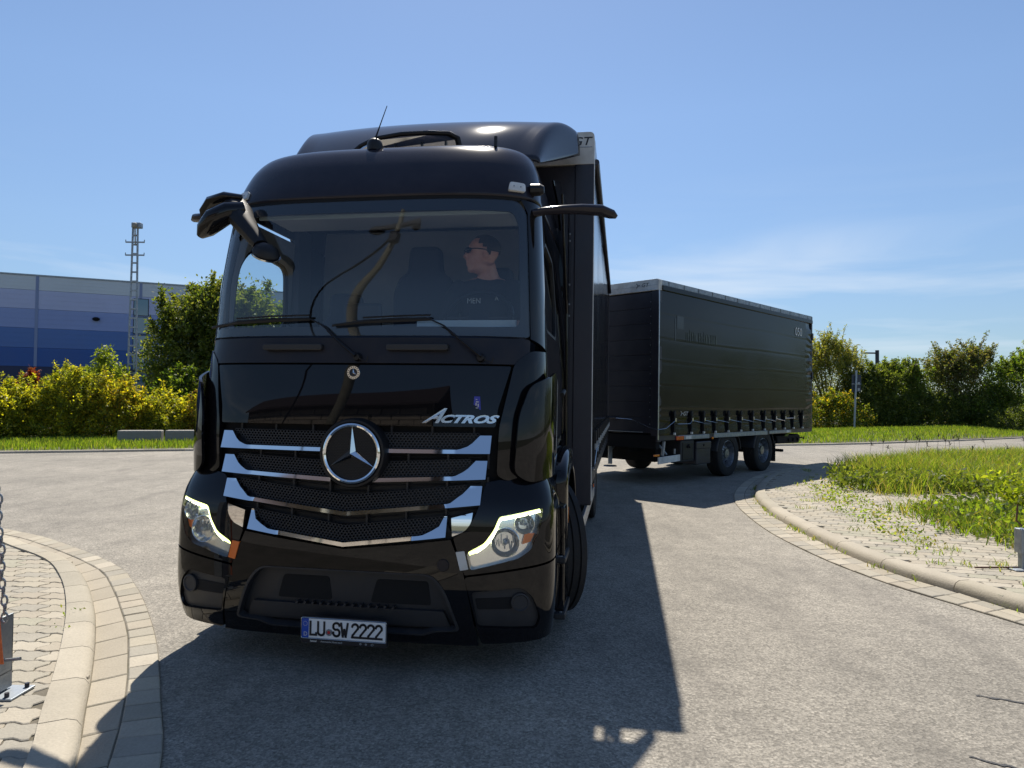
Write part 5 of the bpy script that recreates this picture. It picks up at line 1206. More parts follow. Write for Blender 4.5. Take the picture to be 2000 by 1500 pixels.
    for wy in (2.93, 4.72):
        wheel('wheel', (g * 1.10, wy, .50), .50, .32, 0, g, T)
        fender((wy, .50), .58, 8, 50, g * .82, g * 1.27, M['plastic'], T, 10, name='mudguard'); fender((wy, .50), .58, 130, 172, g * .82, g * 1.27, M['plastic'], T, 10, name='mudguard')
    box('mudflap', min(g * .85, g * 1.26), max(g * .85, g * 1.26), 5.34, 5.36, .20, .72, M['rubber'], T)
for g in (-1, 1): box('chassis_rail', g * .5 - .05, g * .5 + .05, .1, 7.2, .62, .88, M['under'], T)
box('front_crossmember', X0 + .04, X1 - .04, .0, .14, .72, .98, M['under'], T); box('axle', -.95, .95, 2.86, 3.0, .43, .57, M['under'], T); box('axle', -.95, .95, 4.65, 4.79, .43, .57, M['under'], T)
box('pallet_box', -.9, .9, .5, 2.3, .42, .70, M['under'], T, .02)
tl = MB(); tl.prism([(5.6, .62), (6.95, .60), (7.05, .78), (6.9, .84), (6.3, .82), (5.6, .80)], -1.15, 1.2, 'x'); tlo = tl.build('tail_lift', M['under'], T, bevel=.02)
mb = MB(); 
for k in range(3): mb.box((1.21, 6.3 + k * .28, .70), (.05, .10, .08))
mb.tube([(1.15, 6.9, .72), (1.22, 7.1, .74), (1.22, 7.22, .70), (1.22, 7.24, .76)], .018, 6); mb.tube([(1.2, 5.5, .80), (1.2, 6.1, .79)], .02, 6); mb.build('lift_arm', M['under'], tlo)
lettering('lift_lettering', 'HIEP', lambda a, b, d: (1.225 + d, 6.0 + a, .80 + b), mat('green_print', (.25, .36, .04), .5), tlo, size=.075, ext=.001, sx=1.5)
box('underrun_bar', X0 + .1, X1 - .1, 5.95, 6.05, .40, .47, M['under'], T, .02)
jl = MB(); jl.tube([(0.0, .22, .92), (.0, .22, .34)], .045, 8); jl.lathe([(0, .03), (.13, .02), (.14, 0), (0, -.01)], (0.0, .22, .29), 'z', 16); jl.box((0, .22, .86), (.16, .14, .16)); jl.tube([(.0, .22, .6), (.0, .5, .8)], .02, 6); jl.build('support_leg', M['galv'], T)
jl = MB(); jl.box((.0, -.75, .60), (.14, 1.6, .14)); jl.tube([(0, -1.55, .60), (0, -1.8, .6)], .04, 8); jl.build('drawbar', M['under'], T)
MB().bx(-.9, .95, -.03, -.015, 1.03, 1.045).build('wall_rail', M['galv'], T)
box('rear_frame', X0, X1, HL - .04, HL + .03, .9, 4.0, M['steel'], T); box('rear_hinge', X1, X1 + .02, HL - .02, HL + .05, 3.35, 3.55, M['steel'], T); box('rear_hinge', X1, X1 + .02, HL - .02, HL + .05, 2.3, 2.5, M['steel'], T); box('box_floor', X0 + .05, X1 - .05, .06, HL, .93, 1.0, M['under'], T)

# ================================================================ THE HALL
hall = tag(empty('warehouse', (-25, 51, 0)), 'large hall banded from navy at the foot to pale grey at the roof', 'warehouse')
p0 = Vector((-62, 34.6, 0)); p1 = Vector((-12.5, 56.2, 0)); d_ = (p1 - p0).normalized(); nrm_ = Vector((d_.y, -d_.x, 0)); LEN = (p1 - p0).length; o0 = hall.location
def wq(s0, s1, z0, z1, dep=.0, thick=.12):
    a = p0 + d_ * s0 + nrm_ * dep - o0; b = p0 + d_ * s1 + nrm_ * dep - o0; k = -nrm_ * thick
    V = [a + Vector((0, 0, z0)), b + Vector((0, 0, z0)), b + Vector((0, 0, z1)), a + Vector((0, 0, z1))]; V += [v + k for v in V]
    return V, [(0, 1, 2, 3), (7, 6, 5, 4), (0, 4, 5, 1), (1, 5, 6, 2), (2, 6, 7, 3), (3, 7, 4, 0)]
bands = [(0, 3.70, (.012, .022, .075)), (3.70, 4.99, (.026, .09, .31)), (4.99, 6.34, (.08, .16, .40)), (6.34, 7.66, (.24, .305, .56)), (7.66, 8.95, (.42, .455, .66)), (8.95, 9.93, (.54, .58, .64))]
joints = [0] + [(Vector((x, y, 0)) - p0).dot(d_) for x, y in ((-47.8, 40.8), (-40.3, 44.1), (-32.75, 47.4), (-28.9, 49.1))] + [LEN]
joints = [joints[0], joints[1], joints[2], joints[3], joints[3] + 6.3, joints[3] + 13.4, LEN]
for bi, (z0, z1, c) in enumerate(bands):
    m = mat('cladding_%d' % bi, c, .45, 0, .4, var=tuple(x * 1.10 for x in c), varscale=.4)
    for j in range(len(joints) - 1):
        V, F = wq(joints[j] + .04, joints[j + 1] - .04, z0 + .008, z1 - .008); obj('wall_panel', V, F, m, hall)
        mb = MB()
        for k in range(1, 4):
            zz = z0 + (z1 - z0) * k / 4; V, F = wq(joints[j] + .05, joints[j + 1] - .05, zz - .012, zz + .012, .012, .02); mb.add(V, F)
        mb.build('panel_ridge', m, hall)
for j in range(1, len(joints) - 1):
    V, F = wq(joints[j] - .09, joints[j] + .09, 3.7, 9.93, .03, .05); obj('wall_joint', V, F, mat('joint_pale_blue', (.20, .25, .42), .5), hall)
V, F = wq(0, LEN, 9.93, 10.03, .05, .3); obj('roof_edge', V, F, M['galv'], hall)
V, F = wq(0, LEN, 0, 9.9, -.15, 25); obj('hall_body', V, F, M['steel'], hall)
sw = (Vector((-27.5, 50.0, 0)) - p0).dot(d_)
M['hallglass'] = mat('hall_window_glass', (.06, .16, .22), .06, 0, .8, 1)
for k in range(5):
    z1 = 8.8 - k * 1.32; V, F = wq(sw, sw + .98, z1 - 1.26, z1, .04, .06); f_ = obj('window', V, F, M['signback'], hall); V, F = wq(sw + .05, sw + .93, z1 - 1.21, z1 - .05, .055, .02); obj('pane', V, F, M['hallglass'], f_)
lp = p0 + d_ * (Vector((-29.57, 49, 0)) - p0).dot(d_) + nrm_ * .15 - o0
mb = MB(); ell(mb, (lp.x, lp.y, 7.15), (.26, .2, .14), 12); mb.build('wall_lamp', M['under'], hall)
Vl = (Vector((-35.55, 46.8, 0)) - p0).dot(d_)
# ================================================================ LADDER MAST
mast = tag(empty('ladder_mast', (-15.42, 28, 0)), 'tall thin galvanised ladder mast with a box on top standing in the bushes', 'mast')
H_ = 8.6
def mx(z, g): return g * (.20 - .105 * z / H_)
for g in (-1, 1): MB().box((0, 0, 0), (1, 1, 1)) if False else MB().tube([(mx(0, g), 0, 0), (mx(H_, g) + .0, 0, H_)], .045, 4).build('rail', M['galv'], mast)
for k in range(22):
    z = .35 + k * .375; MB().bx(mx(z, -1), mx(z, 1), -.035, .035, z - .03, z + .03).build('rung', M['galv'], mast)
for z in (7.95, 7.42): 
    mb = MB(); mb.bx(-.38, .38, -.03, .03, z - .025, z + .025); mb.tube([(-.38, 0, z), (-.38, 0, z + .1)], .02, 6); mb.tube([(.38, 0, z), (.38, 0, z + .1)], .02, 6); mb.build('cross_arm', M['galv'], mast)
mb = MB(); mb.bx(-.12, .26, -.11, .11, 8.52, 8.74); mb.build('top_box', M['galv'], mast, bevel=.03); mb = MB(); ell(mb, (.04, -.12, 8.62), (.11, .11, .11), 12); mb.tube([(.04, -.1, 8.5), (.04, -.05, 7.8)], .03, 6); mb.build('siren_dome', M['concrete'], mast, smooth=True)
# ================================================================ CONCRETE BLOCKS
for k, (xa, ya, xb, yb) in enumerate(((-13.22, 23.3, -11.95, 23.7), (-11.85, 23.75, -10.75, 24.1))):
    a = Vector((xa, ya, 0)); b = Vector((xb, yb, 0)); c = (a + b) / 2; ln = (b - a).length; an = math.atan2(b.y - a.y, b.x - a.x)
    o = MB().bx(-ln / 2, ln / 2, -.25, .25, 0, .46).build('concrete_block', M['concrete'], None, bevel=.03); o.location = (c.x, c.y, .05); o.rotation_euler = (0, 0, an)
    tag(o, ['left grey concrete block lying on the verge in front of the yellow bushes', 'right grey concrete block on the verge, nearer the truck, weeds before it'][k], 'concrete block', 'concrete blocks on the verge')
# ================================================================ SIGN AND LAMP
sg = tag(empty('road_sign', (18.3, 37, .05)), 'back of a dark rectangular road sign on a grey post beside the right bushes', 'road sign')
MB().tube([(0, 0, 0), (.14, 0, 3.42)], .05, 10).build('post', M['signpost'], sg, smooth=True)
MB().box((.17, .07, 2.93), (.50, .02, .52)).build('sign_plate', M['signback'], sg, bevel=.004); MB().box((.16, .07, 2.46), (.50, .02, .38)).build('sign_plate', M['signback'], sg, bevel=.004)
for x_, z_ in ((.28, 2.72), (.28, 2.40)): MB().box((x_, .055, z_), (.12, .012, .14)).build('label_patch', M['galv'], sg); 
mb = MB(); mb.box((.14, .02, 2.69), (.52, .03, .03)); mb.build('clamp', M['galv'], sg)
lpst = tag(empty('street_lamp', (31.7, 60, 0)), 'dark lamp post with a short arm rising behind the right bushes', 'street lamp')
MB().tube([(0, 0, 0), (0, 0, 6.4)], .16, 8).build('post', M['steel'], lpst); MB().box((-.65, 0, 6.15), (1.1, .25, .12)).build('lamp_arm', M['steel'], lpst, bevel=.03)
# far masts / wires seen over the bushes
# ================================================================ CHAIN BARRIER ON THE LEFT, POST FOOT ON THE RIGHT
cb = tag(empty('barrier_post', (-2.60, 3.60, .07)), 'galvanised barrier post with chain and orange webbing at the left edge', 'barrier post')
box('base_plate', -.28, .10, -.09, .09, 0, .012, M['galv'], cb, .004)
mb = MB(); 
for x_, y_ in ((.075, .06), (.06, -.065), (-.2, .06)): mb.lathe([(0, .022), (.012, .022), (.012, .0)], (x_, y_, .012), 'z', 6)
stf(mb.build('bolt', M['steel'], cb))
mb = MB(); mb.bx(-.22, -.0, -.055, -.045, .10, .36); mb.bx(-.22, -.0, .045, .055, .10, .36); mb.bx(-.01, .0, -.055, .055, .02, .40); mb.bx(-.22, .0, -.055, .055, .10, .11); mb.build('bracket', M['galv'], cb, bevel=.003)
box('stub', -.10, -.01, -.04, .04, .012, .12, M['galv'], cb, .004)
MB().tube([(-.02, 0, .17), (.085, -.01, .185)], .009, 8).build('locking_pin', M['galv'], cb, smooth=True)
box('post_body', -.23, -.10, -.05, .05, .3, 1.15, M['galv'], cb, .01)
for k in range(16):
    z = .40 + k * .043; cx = .012 - k * .0035 + .004 * math.sin(k); ring = [(.0, .0)]
    pts = [(.013 * math.cos(a), .0, .026 * math.sin(a) * 1.0) for a in [2 * math.pi * q / 14 for q in range(14)]]
    m = Matrix.Rotation(R(90 * (k % 2) + 20), 3, 'Z'); pts = [tuple(m @ Vector(p) + Vector((cx, -.03, z))) for p in pts]
    MB().tube(pts, .0055, 6, closed=True).build('chain_link', M['galv'], cb, smooth=True)
V = []; F = []
for i in range(13): 
    t = i / 12; V += [(-.034 + .052 * t, -.072 - .012 * math.sin(t * 3), .80 - .62 * t), (-.004 + .050 * t, -.070 - .012 * math.sin(t * 3), .80 - .62 * t)]
for i in range(12): F.append((2 * i, 2 * i + 1, 2 * i + 3, 2 * i + 2))
o = obj('webbing', V, F, M['orange'], cb); o.modifiers.new('t', 'SOLIDIFY').thickness = .004
pf = tag(empty('barrier_post', (4.77, 6.45, .092)), 'galvanised barrier foot with a rusty brown bar at the right edge', 'barrier post')
box('base_plate', -.14, .28, -.08, .08, 0, .012, M['galv'], pf, .004); box('stub', -.045, .02, -.03, .03, .012, .17, M['galv'], pf, .004)
MB().prism([(-.065, .155), (.30, .155), (.30, .27), (.06, .31), (.01, .38), (-.065, .38)], -.05, .05, 'y').build('bracket', M['galv'], pf, bevel=.008)
MB().prism([(.0, .30), (.06, .36), (.04, .42), (-.02, .44)], -.054, -.05, 'y').build('latch', M['steel'], pf)
MB().bx(.06, .12, -.03, .03, .29, .80).build('rusty_bar', M['rust'], pf, bevel=.004); MB().tube([(-.04, .03, .60), (-.06, .02, .45), (-.02, 0, .40)], .008, 6).build('cable', M['rust'], pf)
MB().tube([(-.45, .02, .012), (.3, .02, .02)], .008, 6).build('shadow_bar', M['rust'], pf)  # brown bar added to draw a shadow line on the ground

# ================================================================ WHAT STANDS BEHIND THE CAMERA (seen mirrored in paint, glass and chrome)
shed = tag(empty('block_wall_house', (-8, -6.5, 0)), 'low house of large tan wall blocks under a dark roof, mirrored in the hood', 'house')
mb = MB(); mb2 = MB()
mb.bx(-9, 4.2, -.3, 0, 0, 4.7); mb.build('wall_core', M['sand'], shed)
bm_ = mat('tan_block', (.34, .29, .23), .8, var=(.25, .21, .17), varscale=2)
mb = MB()
for r_ in range(10):
    for q_ in range(17):
        x = -9 + q_ * .78 + (.39 if r_ % 2 else 0) + random.uniform(-.05, .05)
        if x + .72 < 4.25: mb.bx(x, x + .74, -.02, .03, r_ * .43 + .01, r_ * .43 + .40)
o = mb.build('wall_blocks', bm_, shed, bevel=.01); o['kind'] = 'stuff'
MB().prism([(.5, 4.5), (-3, 6.2), (-6.6, 4.5), (-6.6, 4.4), (-3, 6.05), (.5, 4.38)], -9.4, 4.7, 'x').build('roof', mat('dark_roof_tiles', (.035, .022, .02), .7), shed)
pole = tag(empty('utility_pole', (-5.4, -2.2, 0)), 'leaning wooden utility pole with lamps and stays behind the photographer', 'pole')
MB().tube([(-.15, 0, 0), (.95, 0, 8.8)], [.12, .08], 10).build('shaft', mat('weathered_pole', (.26, .25, .20), .8, var=(.2, .18, .13), varscale=6), pole, smooth=True)
mb = MB(); mb.bx(.25, 1.7, -.05, .05, 8.3, 8.42); ell(mb, (.35, .1, 8.2), (.2, .16, .14), 10); ell(mb, (1.6, .1, 8.15), (.2, .16, .14), 10); mb.box((.9, .1, 7.8), (.22, .25, .4)); mb.build('lamp_heads', M['steel'], pole)
MB().tube([(-2.6, .2, 0), (.8, .05, 8.0)], .035, 6).build('stay_wire', M['under'], pole)
# ================================================================ FOLIAGE
def leaves(name, centres, per, size, cols, parent, mtl=None, up=.0, aspect=.55, spread=None, droop=0.):
    """centres (n,3), spread (n,) -> many small folded leaf faces, each its own tone"""
    C = np.asarray(centres, float); n = len(C) * per; P = np.repeat(C, per, 0)
    sp_ = np.repeat(np.asarray(spread if spread is not None else [.1] * len(C)), per)
    P = P + rng.normal(0, 1, (n, 3)) * sp_[:, None]
    d = rng.normal(0, 1, (n, 3)); d[:, 2] += up; d[:, 2] -= droop; d /= np.linalg.norm(d, axis=1)[:, None]
    q = rng.normal(0, 1, (n, 3)); s = np.cross(d, q); s /= np.linalg.norm(s, axis=1)[:, None] + 1e-9
    L_ = size * rng.uniform(.6, 1.35, n)[:, None]; w = L_ * aspect * .5
    V = np.stack([P, P + d * L_ * .5 + s * w, P + d * L_, P + d * L_ * .5 - s * w], 1).reshape(-1, 3)
    F = np.arange(n * 4).reshape(-1, 4)
    cl = np.array(cols); tone = np.repeat(rng.integers(0, len(cl), len(C)), per); mixr = rng.random(n) < .45; tone[mixr] = rng.integers(0, len(cl), mixr.sum())
    c = np.minimum(cl[tone] * rng.uniform(.75, 1.25, (n, 1)) * 1.25, .5); return npmesh(name, V, F, mtl or M['leaf'], parent, np.repeat(c, 4, 0))
def clump_points(blobs, n, seed=0):
    """points near the skin of lumpy blobs, denser at the outside, with holes"""
    out = []; vol = np.array([b[3] * b[4] * b[5] for b in blobs]) ** .75; cnt = (n * vol / vol.sum()).astype(int) + 1
    for b, k in zip(blobs, cnt):
        u = rng.normal(0, 1, (k * 2, 3)); u /= np.linalg.norm(u, axis=1)[:, None]
        ns = np.array([noise.noise(Vector((x * 2.1 + b[0], y * 2.1 + b[1], z * 2.1 + seed))) for x, y, z in u])
        ns2 = np.array([noise.noise(Vector((x * 5.1 + b[0], y * 5.1 + b[1], z * 5.1 + seed))) for x, y, z in u])
        r_ = rng.uniform(.35, 1, k * 2) ** .45 * (1 + .42 * ns + .30 * ns2); keep = (ns2 > -.33) | (rng.random(k * 2) < .35)
        P = u * r_[:, None] * np.array(b[3:6]) + np.array(b[0:3]); P = P[keep][:k]; out.append(P)
    P = np.concatenate(out); return P[P[:, 2] > .03]
def shoots(base, n, length, spread_, up=1.0):
    """thin leafy shoots breaking the outline"""
    pts = []; lines = []
    idx = rng.integers(0, len(base), n)
    for i in idx:
        p = base[i]; d = np.array([rng.normal(0, spread_), rng.normal(0, spread_), up]); d /= np.linalg.norm(d); l = length * rng.uniform(.5, 1.2); k = 7
        q = [p + d * l * t / k + np.array([0, 0, -.04 * l * (t / k) ** 2]) for t in range(k + 1)]; pts += q; lines.append(q)
    return np.array(pts), lines
def plant(name, loc, blobs, n, per, size, cols, label, cat, group=None, trunk=None, sh=None, aspect=.5, spread=.09, branches=7, seed=0, twig=True, droop=0):
    o = tag(empty(name, loc), label, cat, group); P = clump_points(blobs, n, seed); sp = np.full(len(P), spread)
    if sh:
        top = P[P[:, 2] > np.percentile(P[:, 2], sh.get('pct', 70))]; S_, ln = shoots(top, sh['n'], sh['len'], sh.get('spread', .35)); P = np.concatenate([P, S_]); sp = np.concatenate([sp, np.full(len(S_), sh.get('leafspread', .035))])
        mb = MB(); [mb.tube([tuple(q) for q in l[::2]], .008, 3, cap=False) for l in ln]; mb.build('twigs', M['bark'], o)['kind'] = 'stuff'
    leaves('crown', P, per, size, cols, o, aspect=aspect, spread=sp, droop=droop)
    bc = [b for b in blobs]
    z0 = trunk[1] if trunk else .3; r0 = trunk[0] if trunk else .05
    if trunk and z0 > .5: MB().tube([(0, 0, -.05), (.03, .02, z0 * .5), (0, 0, z0)], [r0 * 1.25, r0, r0 * .85], 8).build('trunk', M['bark'], o, smooth=True)
    mb = MB()
    for i in range(branches):
        b = random.choice(bc); e_ = Vector((b[0] + random.uniform(-.6, .6) * b[3], b[1] + random.uniform(-.6, .6) * b[4], b[2] + random.uniform(0, .75) * b[5])); s_ = Vector((random.uniform(-.1, .1), 0, z0 if trunk else 0))
        m_ = s_.lerp(e_, .5) + Vector((random.uniform(-.2, .2), random.uniform(-.2, .2), .1)); mb.tube([tuple(s_), tuple(m_), tuple(e_)], [r0 * .6, r0 * .35, r0 * .1], 5)
    mb.build('branches', M['bark'], o); return o
YG = [(.38, .36, .03), (.33, .34, .045), (.38, .33, .04), (.14, .17, .03), (.21, .22, .018), (.26, .25, .022), (.15, .18, .018), (.19, .19, .02), (.11, .135, .018)]
YG2 = [(.44, .33, .02), (.38, .26, .03), (.25, .215, .02), (.27, .195, .03), (.16, .165, .02), (.12, .13, .02)]
GR = [(.065, .095, .020), (.09, .12, .026), (.045, .07, .015), (.12, .145, .036)]
DK = [(.075, .10, .026), (.095, .12, .032), (.050, .072, .018), (.13, .15, .048)]
BR = [(.085, .145, .02), (.11, .17, .024), (.065, .11, .018), (.14, .19, .03)]
OR = [(.21, .10, .03), (.17, .12, .03), (.13, .12, .03), (.24, .14, .035), (.10, .10, .03)]
RD = [(.15, .025, .02), (.20, .05, .03), (.12, .04, .02)]
WI = [(.17, .185, .045), (.20, .20, .06), (.13, .155, .04), (.10, .125, .03), (.22, .19, .05)]
# --- left: the big round shrub tree behind the mast
plant('shrub_tree', (-14.0, 32.5, 0), [(0, 0, 4.3, 2.5, 2.2, 2.5), (-1.5, -.4, 3.2, 1.7, 1.6, 2.0), (-.9, -.3, 5.2, 1.5, 1.4, 1.5), (1.4, .3, 4.6, 1.9, 1.6, 2.3), (.3, 0, 6.2, 1.2, 1.1, 1.0), (0, -.6, 2.2, 2.6, 1.8, 1.7), (2.8, .5, 3.4, 1.8, 1.5, 2.2)], 4200, 12, .17, GR + [(.12, .14, .03), (.14, .15, .045)], 'big dark green round-crowned tree between the ladder mast and the truck', 'tree', trunk=(.14, 1.2), sh=dict(n=150, len=.75, spread=.45, pct=55), spread=.15, branches=16)
plant('shrub_tree', (-6.2, 34.5, 0), [(0, 0, 3.4, 2.2, 1.8, 2.2), (1.6, .2, 2.6, 1.6, 1.4, 1.8), (-1.6, 0, 2.8, 1.6, 1.4, 1.9)], 1600, 12, .17, GR + BR, 'green tree behind the truck, seen through the passenger window', 'tree', trunk=(.12, 1.0), sh=dict(n=60, len=.7, spread=.45), spread=.15)
# --- left: row of yellow-green bushes
lb = [(-22.6, 23.6, 1.85, 1.7, YG, 'yellow-green bush at the far left edge of the hedge row', YG), (-20.4, 24.2, 1.7, 1.5, BR, 'greener bush second from the left edge of the hedge row', 0), (-18.4, 24.9, 2.15, 1.6, YG, 'bright yellow-green bush below the red-leaved shrub', 0), (-16.6, 25.6, 2.75, 1.6, YG, 'tallest bright yellow bush, left of the ladder mast', 0), (-14.9, 25.9, 2.3, 1.5, YG2 + YG, 'golden bush right at the foot of the ladder mast', 0), (-13.2, 26.5, 1.7, 1.4, YG, 'low yellow bush behind the left concrete block', 0), (-11.3, 26.9, 1.9, 1.5, OR + YG2, 'orange-brown bush behind the right concrete block', 0), (-9.3, 27.3, 2.1, 1.5, OR, 'rust-coloured bush beside the truck', 0), (-24.9, 22.9, 1.95, 1.6, YG, 'yellow-green bush cut off by the left edge of the view', 0)]
for i, (x, y, h_, w, cols, lab, _) in enumerate(lb):
    bl = [(0, 0, h_ * .42, w * .9, w * .7, h_ * .42), (-w * .5, -.2, h_ * .34, w * .6, w * .5, h_ * .34), (w * .5, .1, h_ * .38, w * .6, w * .5, h_ * .38), (random.uniform(-.3, .3), 0, h_ * .72, w * .5, w * .4, h_ * .24), (-.2, -.5, h_ * .2, w * .9, w * .5, h_ * .25)]
    plant('hedge_bush', (x, y, 0), bl, 1500, 9, .105, cols + [(.10, .13, .02)], lab, 'bush', 'yellow bushes along the verge', sh=dict(n=170, len=.55, spread=.55, pct=45), spread=.09, branches=9, seed=i, aspect=.5)
plant('red_shrub', (-19.2, 27.2, 0), [(0, 0, 1.8, .6, .5, .5), (.2, 0, 2.1, .25, .3, .25)], 90, 9, .12, RD, 'small dark red shrub behind the yellow bushes', 'bush', sh=dict(n=20, len=.4))
plant('maple_sapling', (-16.3, 27.6, 0), [(0, 0, 2.9, .35, .3, .5), (.55, 0, 2.6, .4, .3, .3), (-.5, 0, 2.6, .35, .3, .25), (0, 0, 3.3, .2, .2, .35)], 130, 9, .15, [(.16, .20, .03), (.12, .16, .03)], 'young green sapling sticking up before the blue hall', 'sapling', trunk=(.03, 2.0), spread=.1)
for x, y, lab in ((-11.9, 28.3, 'green tall shrub behind the orange bush'), (-13.9, 28.6, 'green shrub just right of the ladder mast')):
    plant('green_shrub', (x, y, 0), [(0, 0, 1.5, 1.1, .9, 1.2), (.3, 0, 2.1, .6, .5, .6)], 420, 9, .13, GR + BR, lab, 'bush', sh=dict(n=40, len=.4))
# --- right: the row of trees beyond the road
def up(z): return z
plant('willow_tree', (19.2, 42, 0), [(0, 0, 3.6, 1.7, 1.4, 1.9), (-.9, 0, 2.6, 1.3, 1.1, 1.7), (1.2, .1, 3.0, 1.3, 1.1, 1.6), (.1, 0, 4.6, 1.1, 1.0, .9), (-1.0, 0, 4.0, .9, .8, .9), (1.4, 0, 3.9, .8, .7, .7)], 1500, 8, .15, WI, 'pale yellow-green willow right beside the trailer end', 'tree', sh=dict(n=190, len=1.0, spread=.28, pct=45, leafspread=.04), spread=.16, aspect=.3, branches=16, trunk=(.10, .8))
plant('hedge_bush', (18.0, 38.6, 0), [(0, 0, 1.0, 1.3, 1.0, 1.1), (1.1, 0, .8, 1.0, .8, .9), (-1.1, 0, .9, 1.1, .8, 1.0), (.1, 0, 1.7, .9, .7, .6)], 1300, 9, .11, YG2 + GR + BR, 'low yellow and green bush below the willow, left of the sign', 'bush', sh=dict(n=70, len=.35))
plant('dark_tree', (21.3, 41.2, 0), [(0, 0, 1.9, 1.6, 1.2, 1.9), (.9, 0, 2.6, 1.0, .9, 1.2), (-.7, 0, 2.4, 1.0, .9, 1.2)], 1500, 9, .14, DK + GR, 'dark green bushy tree directly right of the road sign', 'tree', sh=dict(n=70, len=.5), trunk=(.08, .6), spread=.13)
plant('dark_tree', (23.9, 42.5, 0), [(0, 0, 2.0, 1.7, 1.2, 2.0), (.1, 0, 3.4, 1.0, .9, .9), (1.0, 0, 3.0, .8, .7, .9), (-1.0, 0, 3.2, .8, .7, .9)], 1700, 9, .14, DK + GR + BR[:2], 'dark green bush between the lamp post and the tall hawthorn', 'tree', sh=dict(n=90, len=.6), trunk=(.08, .6), spread=.13)
plant('hawthorn_tree', (27.6, 43.0, 0), [(0, 0, 2.2, 2.0, 1.4, 2.2), (-.8, 0, 3.8, 1.1, .9, 1.1), (.7, 0, 4.2, 1.2, .9, 1.1), (0, 0, 3.4, 1.5, 1.1, 1.0), (1.6, 0, 4.6, .7, .6, .6)], 1900, 8, .13, DK + [(.12, .11, .06), (.09, .09, .045), (.14, .12, .07)], 'tallest open-topped hawthorn with sparse brownish twigs', 'tree', sh=dict(n=170, len=1.1, spread=.75, pct=55, leafspread=.05), trunk=(.10, .8), spread=.13, branches=14)
plant('field_tree', (31.4, 42.6, 0), [(0, 0, 2.4, 2.3, 1.6, 2.4), (-1.6, 0, 1.5, 1.6, 1.2, 1.6), (.6, 0, 3.9, 1.5, 1.2, 1.1), (-1.2, 0, 3.2, 1.0, .9, 1.1), (1.9, 0, 3.3, 1.4, 1.1, 1.6)], 2300, 9, .15, BR + GR, 'bright green tree at the right end of the row', 'tree', sh=dict(n=110, len=.7), trunk=(.10, .8), spread=.14)
plant('field_tree', (35.0, 44.0, 0), [(0, 0, 2.6, 2.0, 1.4, 2.4), (0, 0, 4.2, 1.4, 1.2, 1.1)], 1400, 9, .15, BR + GR, 'bright green tree cut off by the right edge', 'tree', sh=dict(n=60, len=.7), trunk=(.10, .8), spread=.14)
plant('low_bush', (28.9, 39.6, 0), [(0, 0, .75, 1.2, .9, .8), (-.8, 0, .5, .8, .7, .6), (.9, 0, .6, .9, .7, .7)], 700, 10, .09, GR + [(.09, .12, .05)], 'small grey-green bush in front of the right trees', 'bush', sh=dict(n=50, len=.25), aspect=.4)
for k, (x, y, c, lab) in enumerate([(13.5, 40.5, GR, 'green bush hidden behind the trailer front'), (16.2, 41.5, WI, 'yellow-green bush behind the trailer rear'), (10, 39, DK, 'dark bush behind the trailer, left part')]):
    plant('hedge_bush', (x, y, 0), [(0, 0, 1.6, 1.9, 1.2, 1.7), (.8, 0, 2.2, 1.0, .9, 1.0)], 800, 8, .15, c, lab, 'bush', sh=dict(n=30, len=.5), spread=.14)
for x, y, w, h_, c, lab in [(22.6, 41.6, 1.6, 1.7, DK + GR, 'dark low bush filling the foot of the tree row, left of the lamp post'), (25.8, 42.0, 1.8, 1.8, DK + GR, 'dark low bush under the left side of the hawthorn'), (28.8, 42.0, 1.6, 1.9, DK + GR + BR[:2], 'dark low bush between the hawthorn and the bright green tree'), (33.6, 42.5, 1.8, 1.9, GR + BR, 'green bush at the right edge behind the small grey-green bush')]:
    plant('hedge_bush', (x, y, 0), [(0, 0, h_ * .5, w, 1.1, h_ * .6), (w * .5, 0, h_ * .8, w * .6, .9, h_ * .5), (-w * .5, 0, h_ * .8, w * .6, .9, h_ * .5)], 1100, 8, .14, c, lab, 'bush', sh=dict(n=50, len=.5), spread=.13, seed=x)
# far hedge line that reads as one mass
Pf = clump_points([(x, 60 + 4 * math.sin(x * .3), 1.0, 4.5, 1.5, 1.9) for x in range(-8, 75, 6)], 5200, 4); o = leaves('far_hedge', Pf, 5, .32, DK + GR, None, spread=np.full(len(Pf), .3)); tag(o, 'far dark hedge line behind the trees on the horizon', 'hedge', kind='stuff')

# ================================================================ GRASS
def blades(name, P, h, w, cols, lean=.35, label='', seed=0, kind='stuff', cat='grass'):
    n = len(P); a = rng.uniform(0, 2 * np.pi, n); hh = h * rng.uniform(.45, 1.3, n); ln = lean * rng.uniform(.2, 1.5, n) * hh; b = rng.uniform(0, 2 * np.pi, n)
    dx = np.c_[np.cos(a), np.sin(a), np.zeros(n)] * (w * rng.uniform(.6, 1.4, n) / 2)[:, None]; ld = np.c_[np.cos(b), np.sin(b), np.zeros(n)] * ln[:, None]; z = np.c_[np.zeros(n), np.zeros(n), hh]
    V = np.stack([P - dx, P + dx, P + ld * .35 + z * .6 + dx * .8, P + ld * .35 + z * .6 - dx * .8, P + ld + z * .97 + dx * .1, P + ld + z * .97 - dx * .1], 1).reshape(-1, 3)
    i0 = np.arange(n)[:, None] * 6; F = np.concatenate([i0 + np.array([0, 1, 2, 3]), i0 + np.array([3, 2, 4, 5])]); cl = np.array(cols); c = cl[rng.integers(0, len(cl), n)] * rng.uniform(.75, 1.25, (n, 1)) * 1.2
    o = npmesh(name, V, F, M['grass'], None, np.repeat(c, 6, 0)); tag(o, label, cat, kind=kind); return o
GC = [(.13, .20, .02), (.10, .17, .022), (.17, .24, .03), (.075, .12, .02), (.22, .24, .07), (.14, .20, .03)]
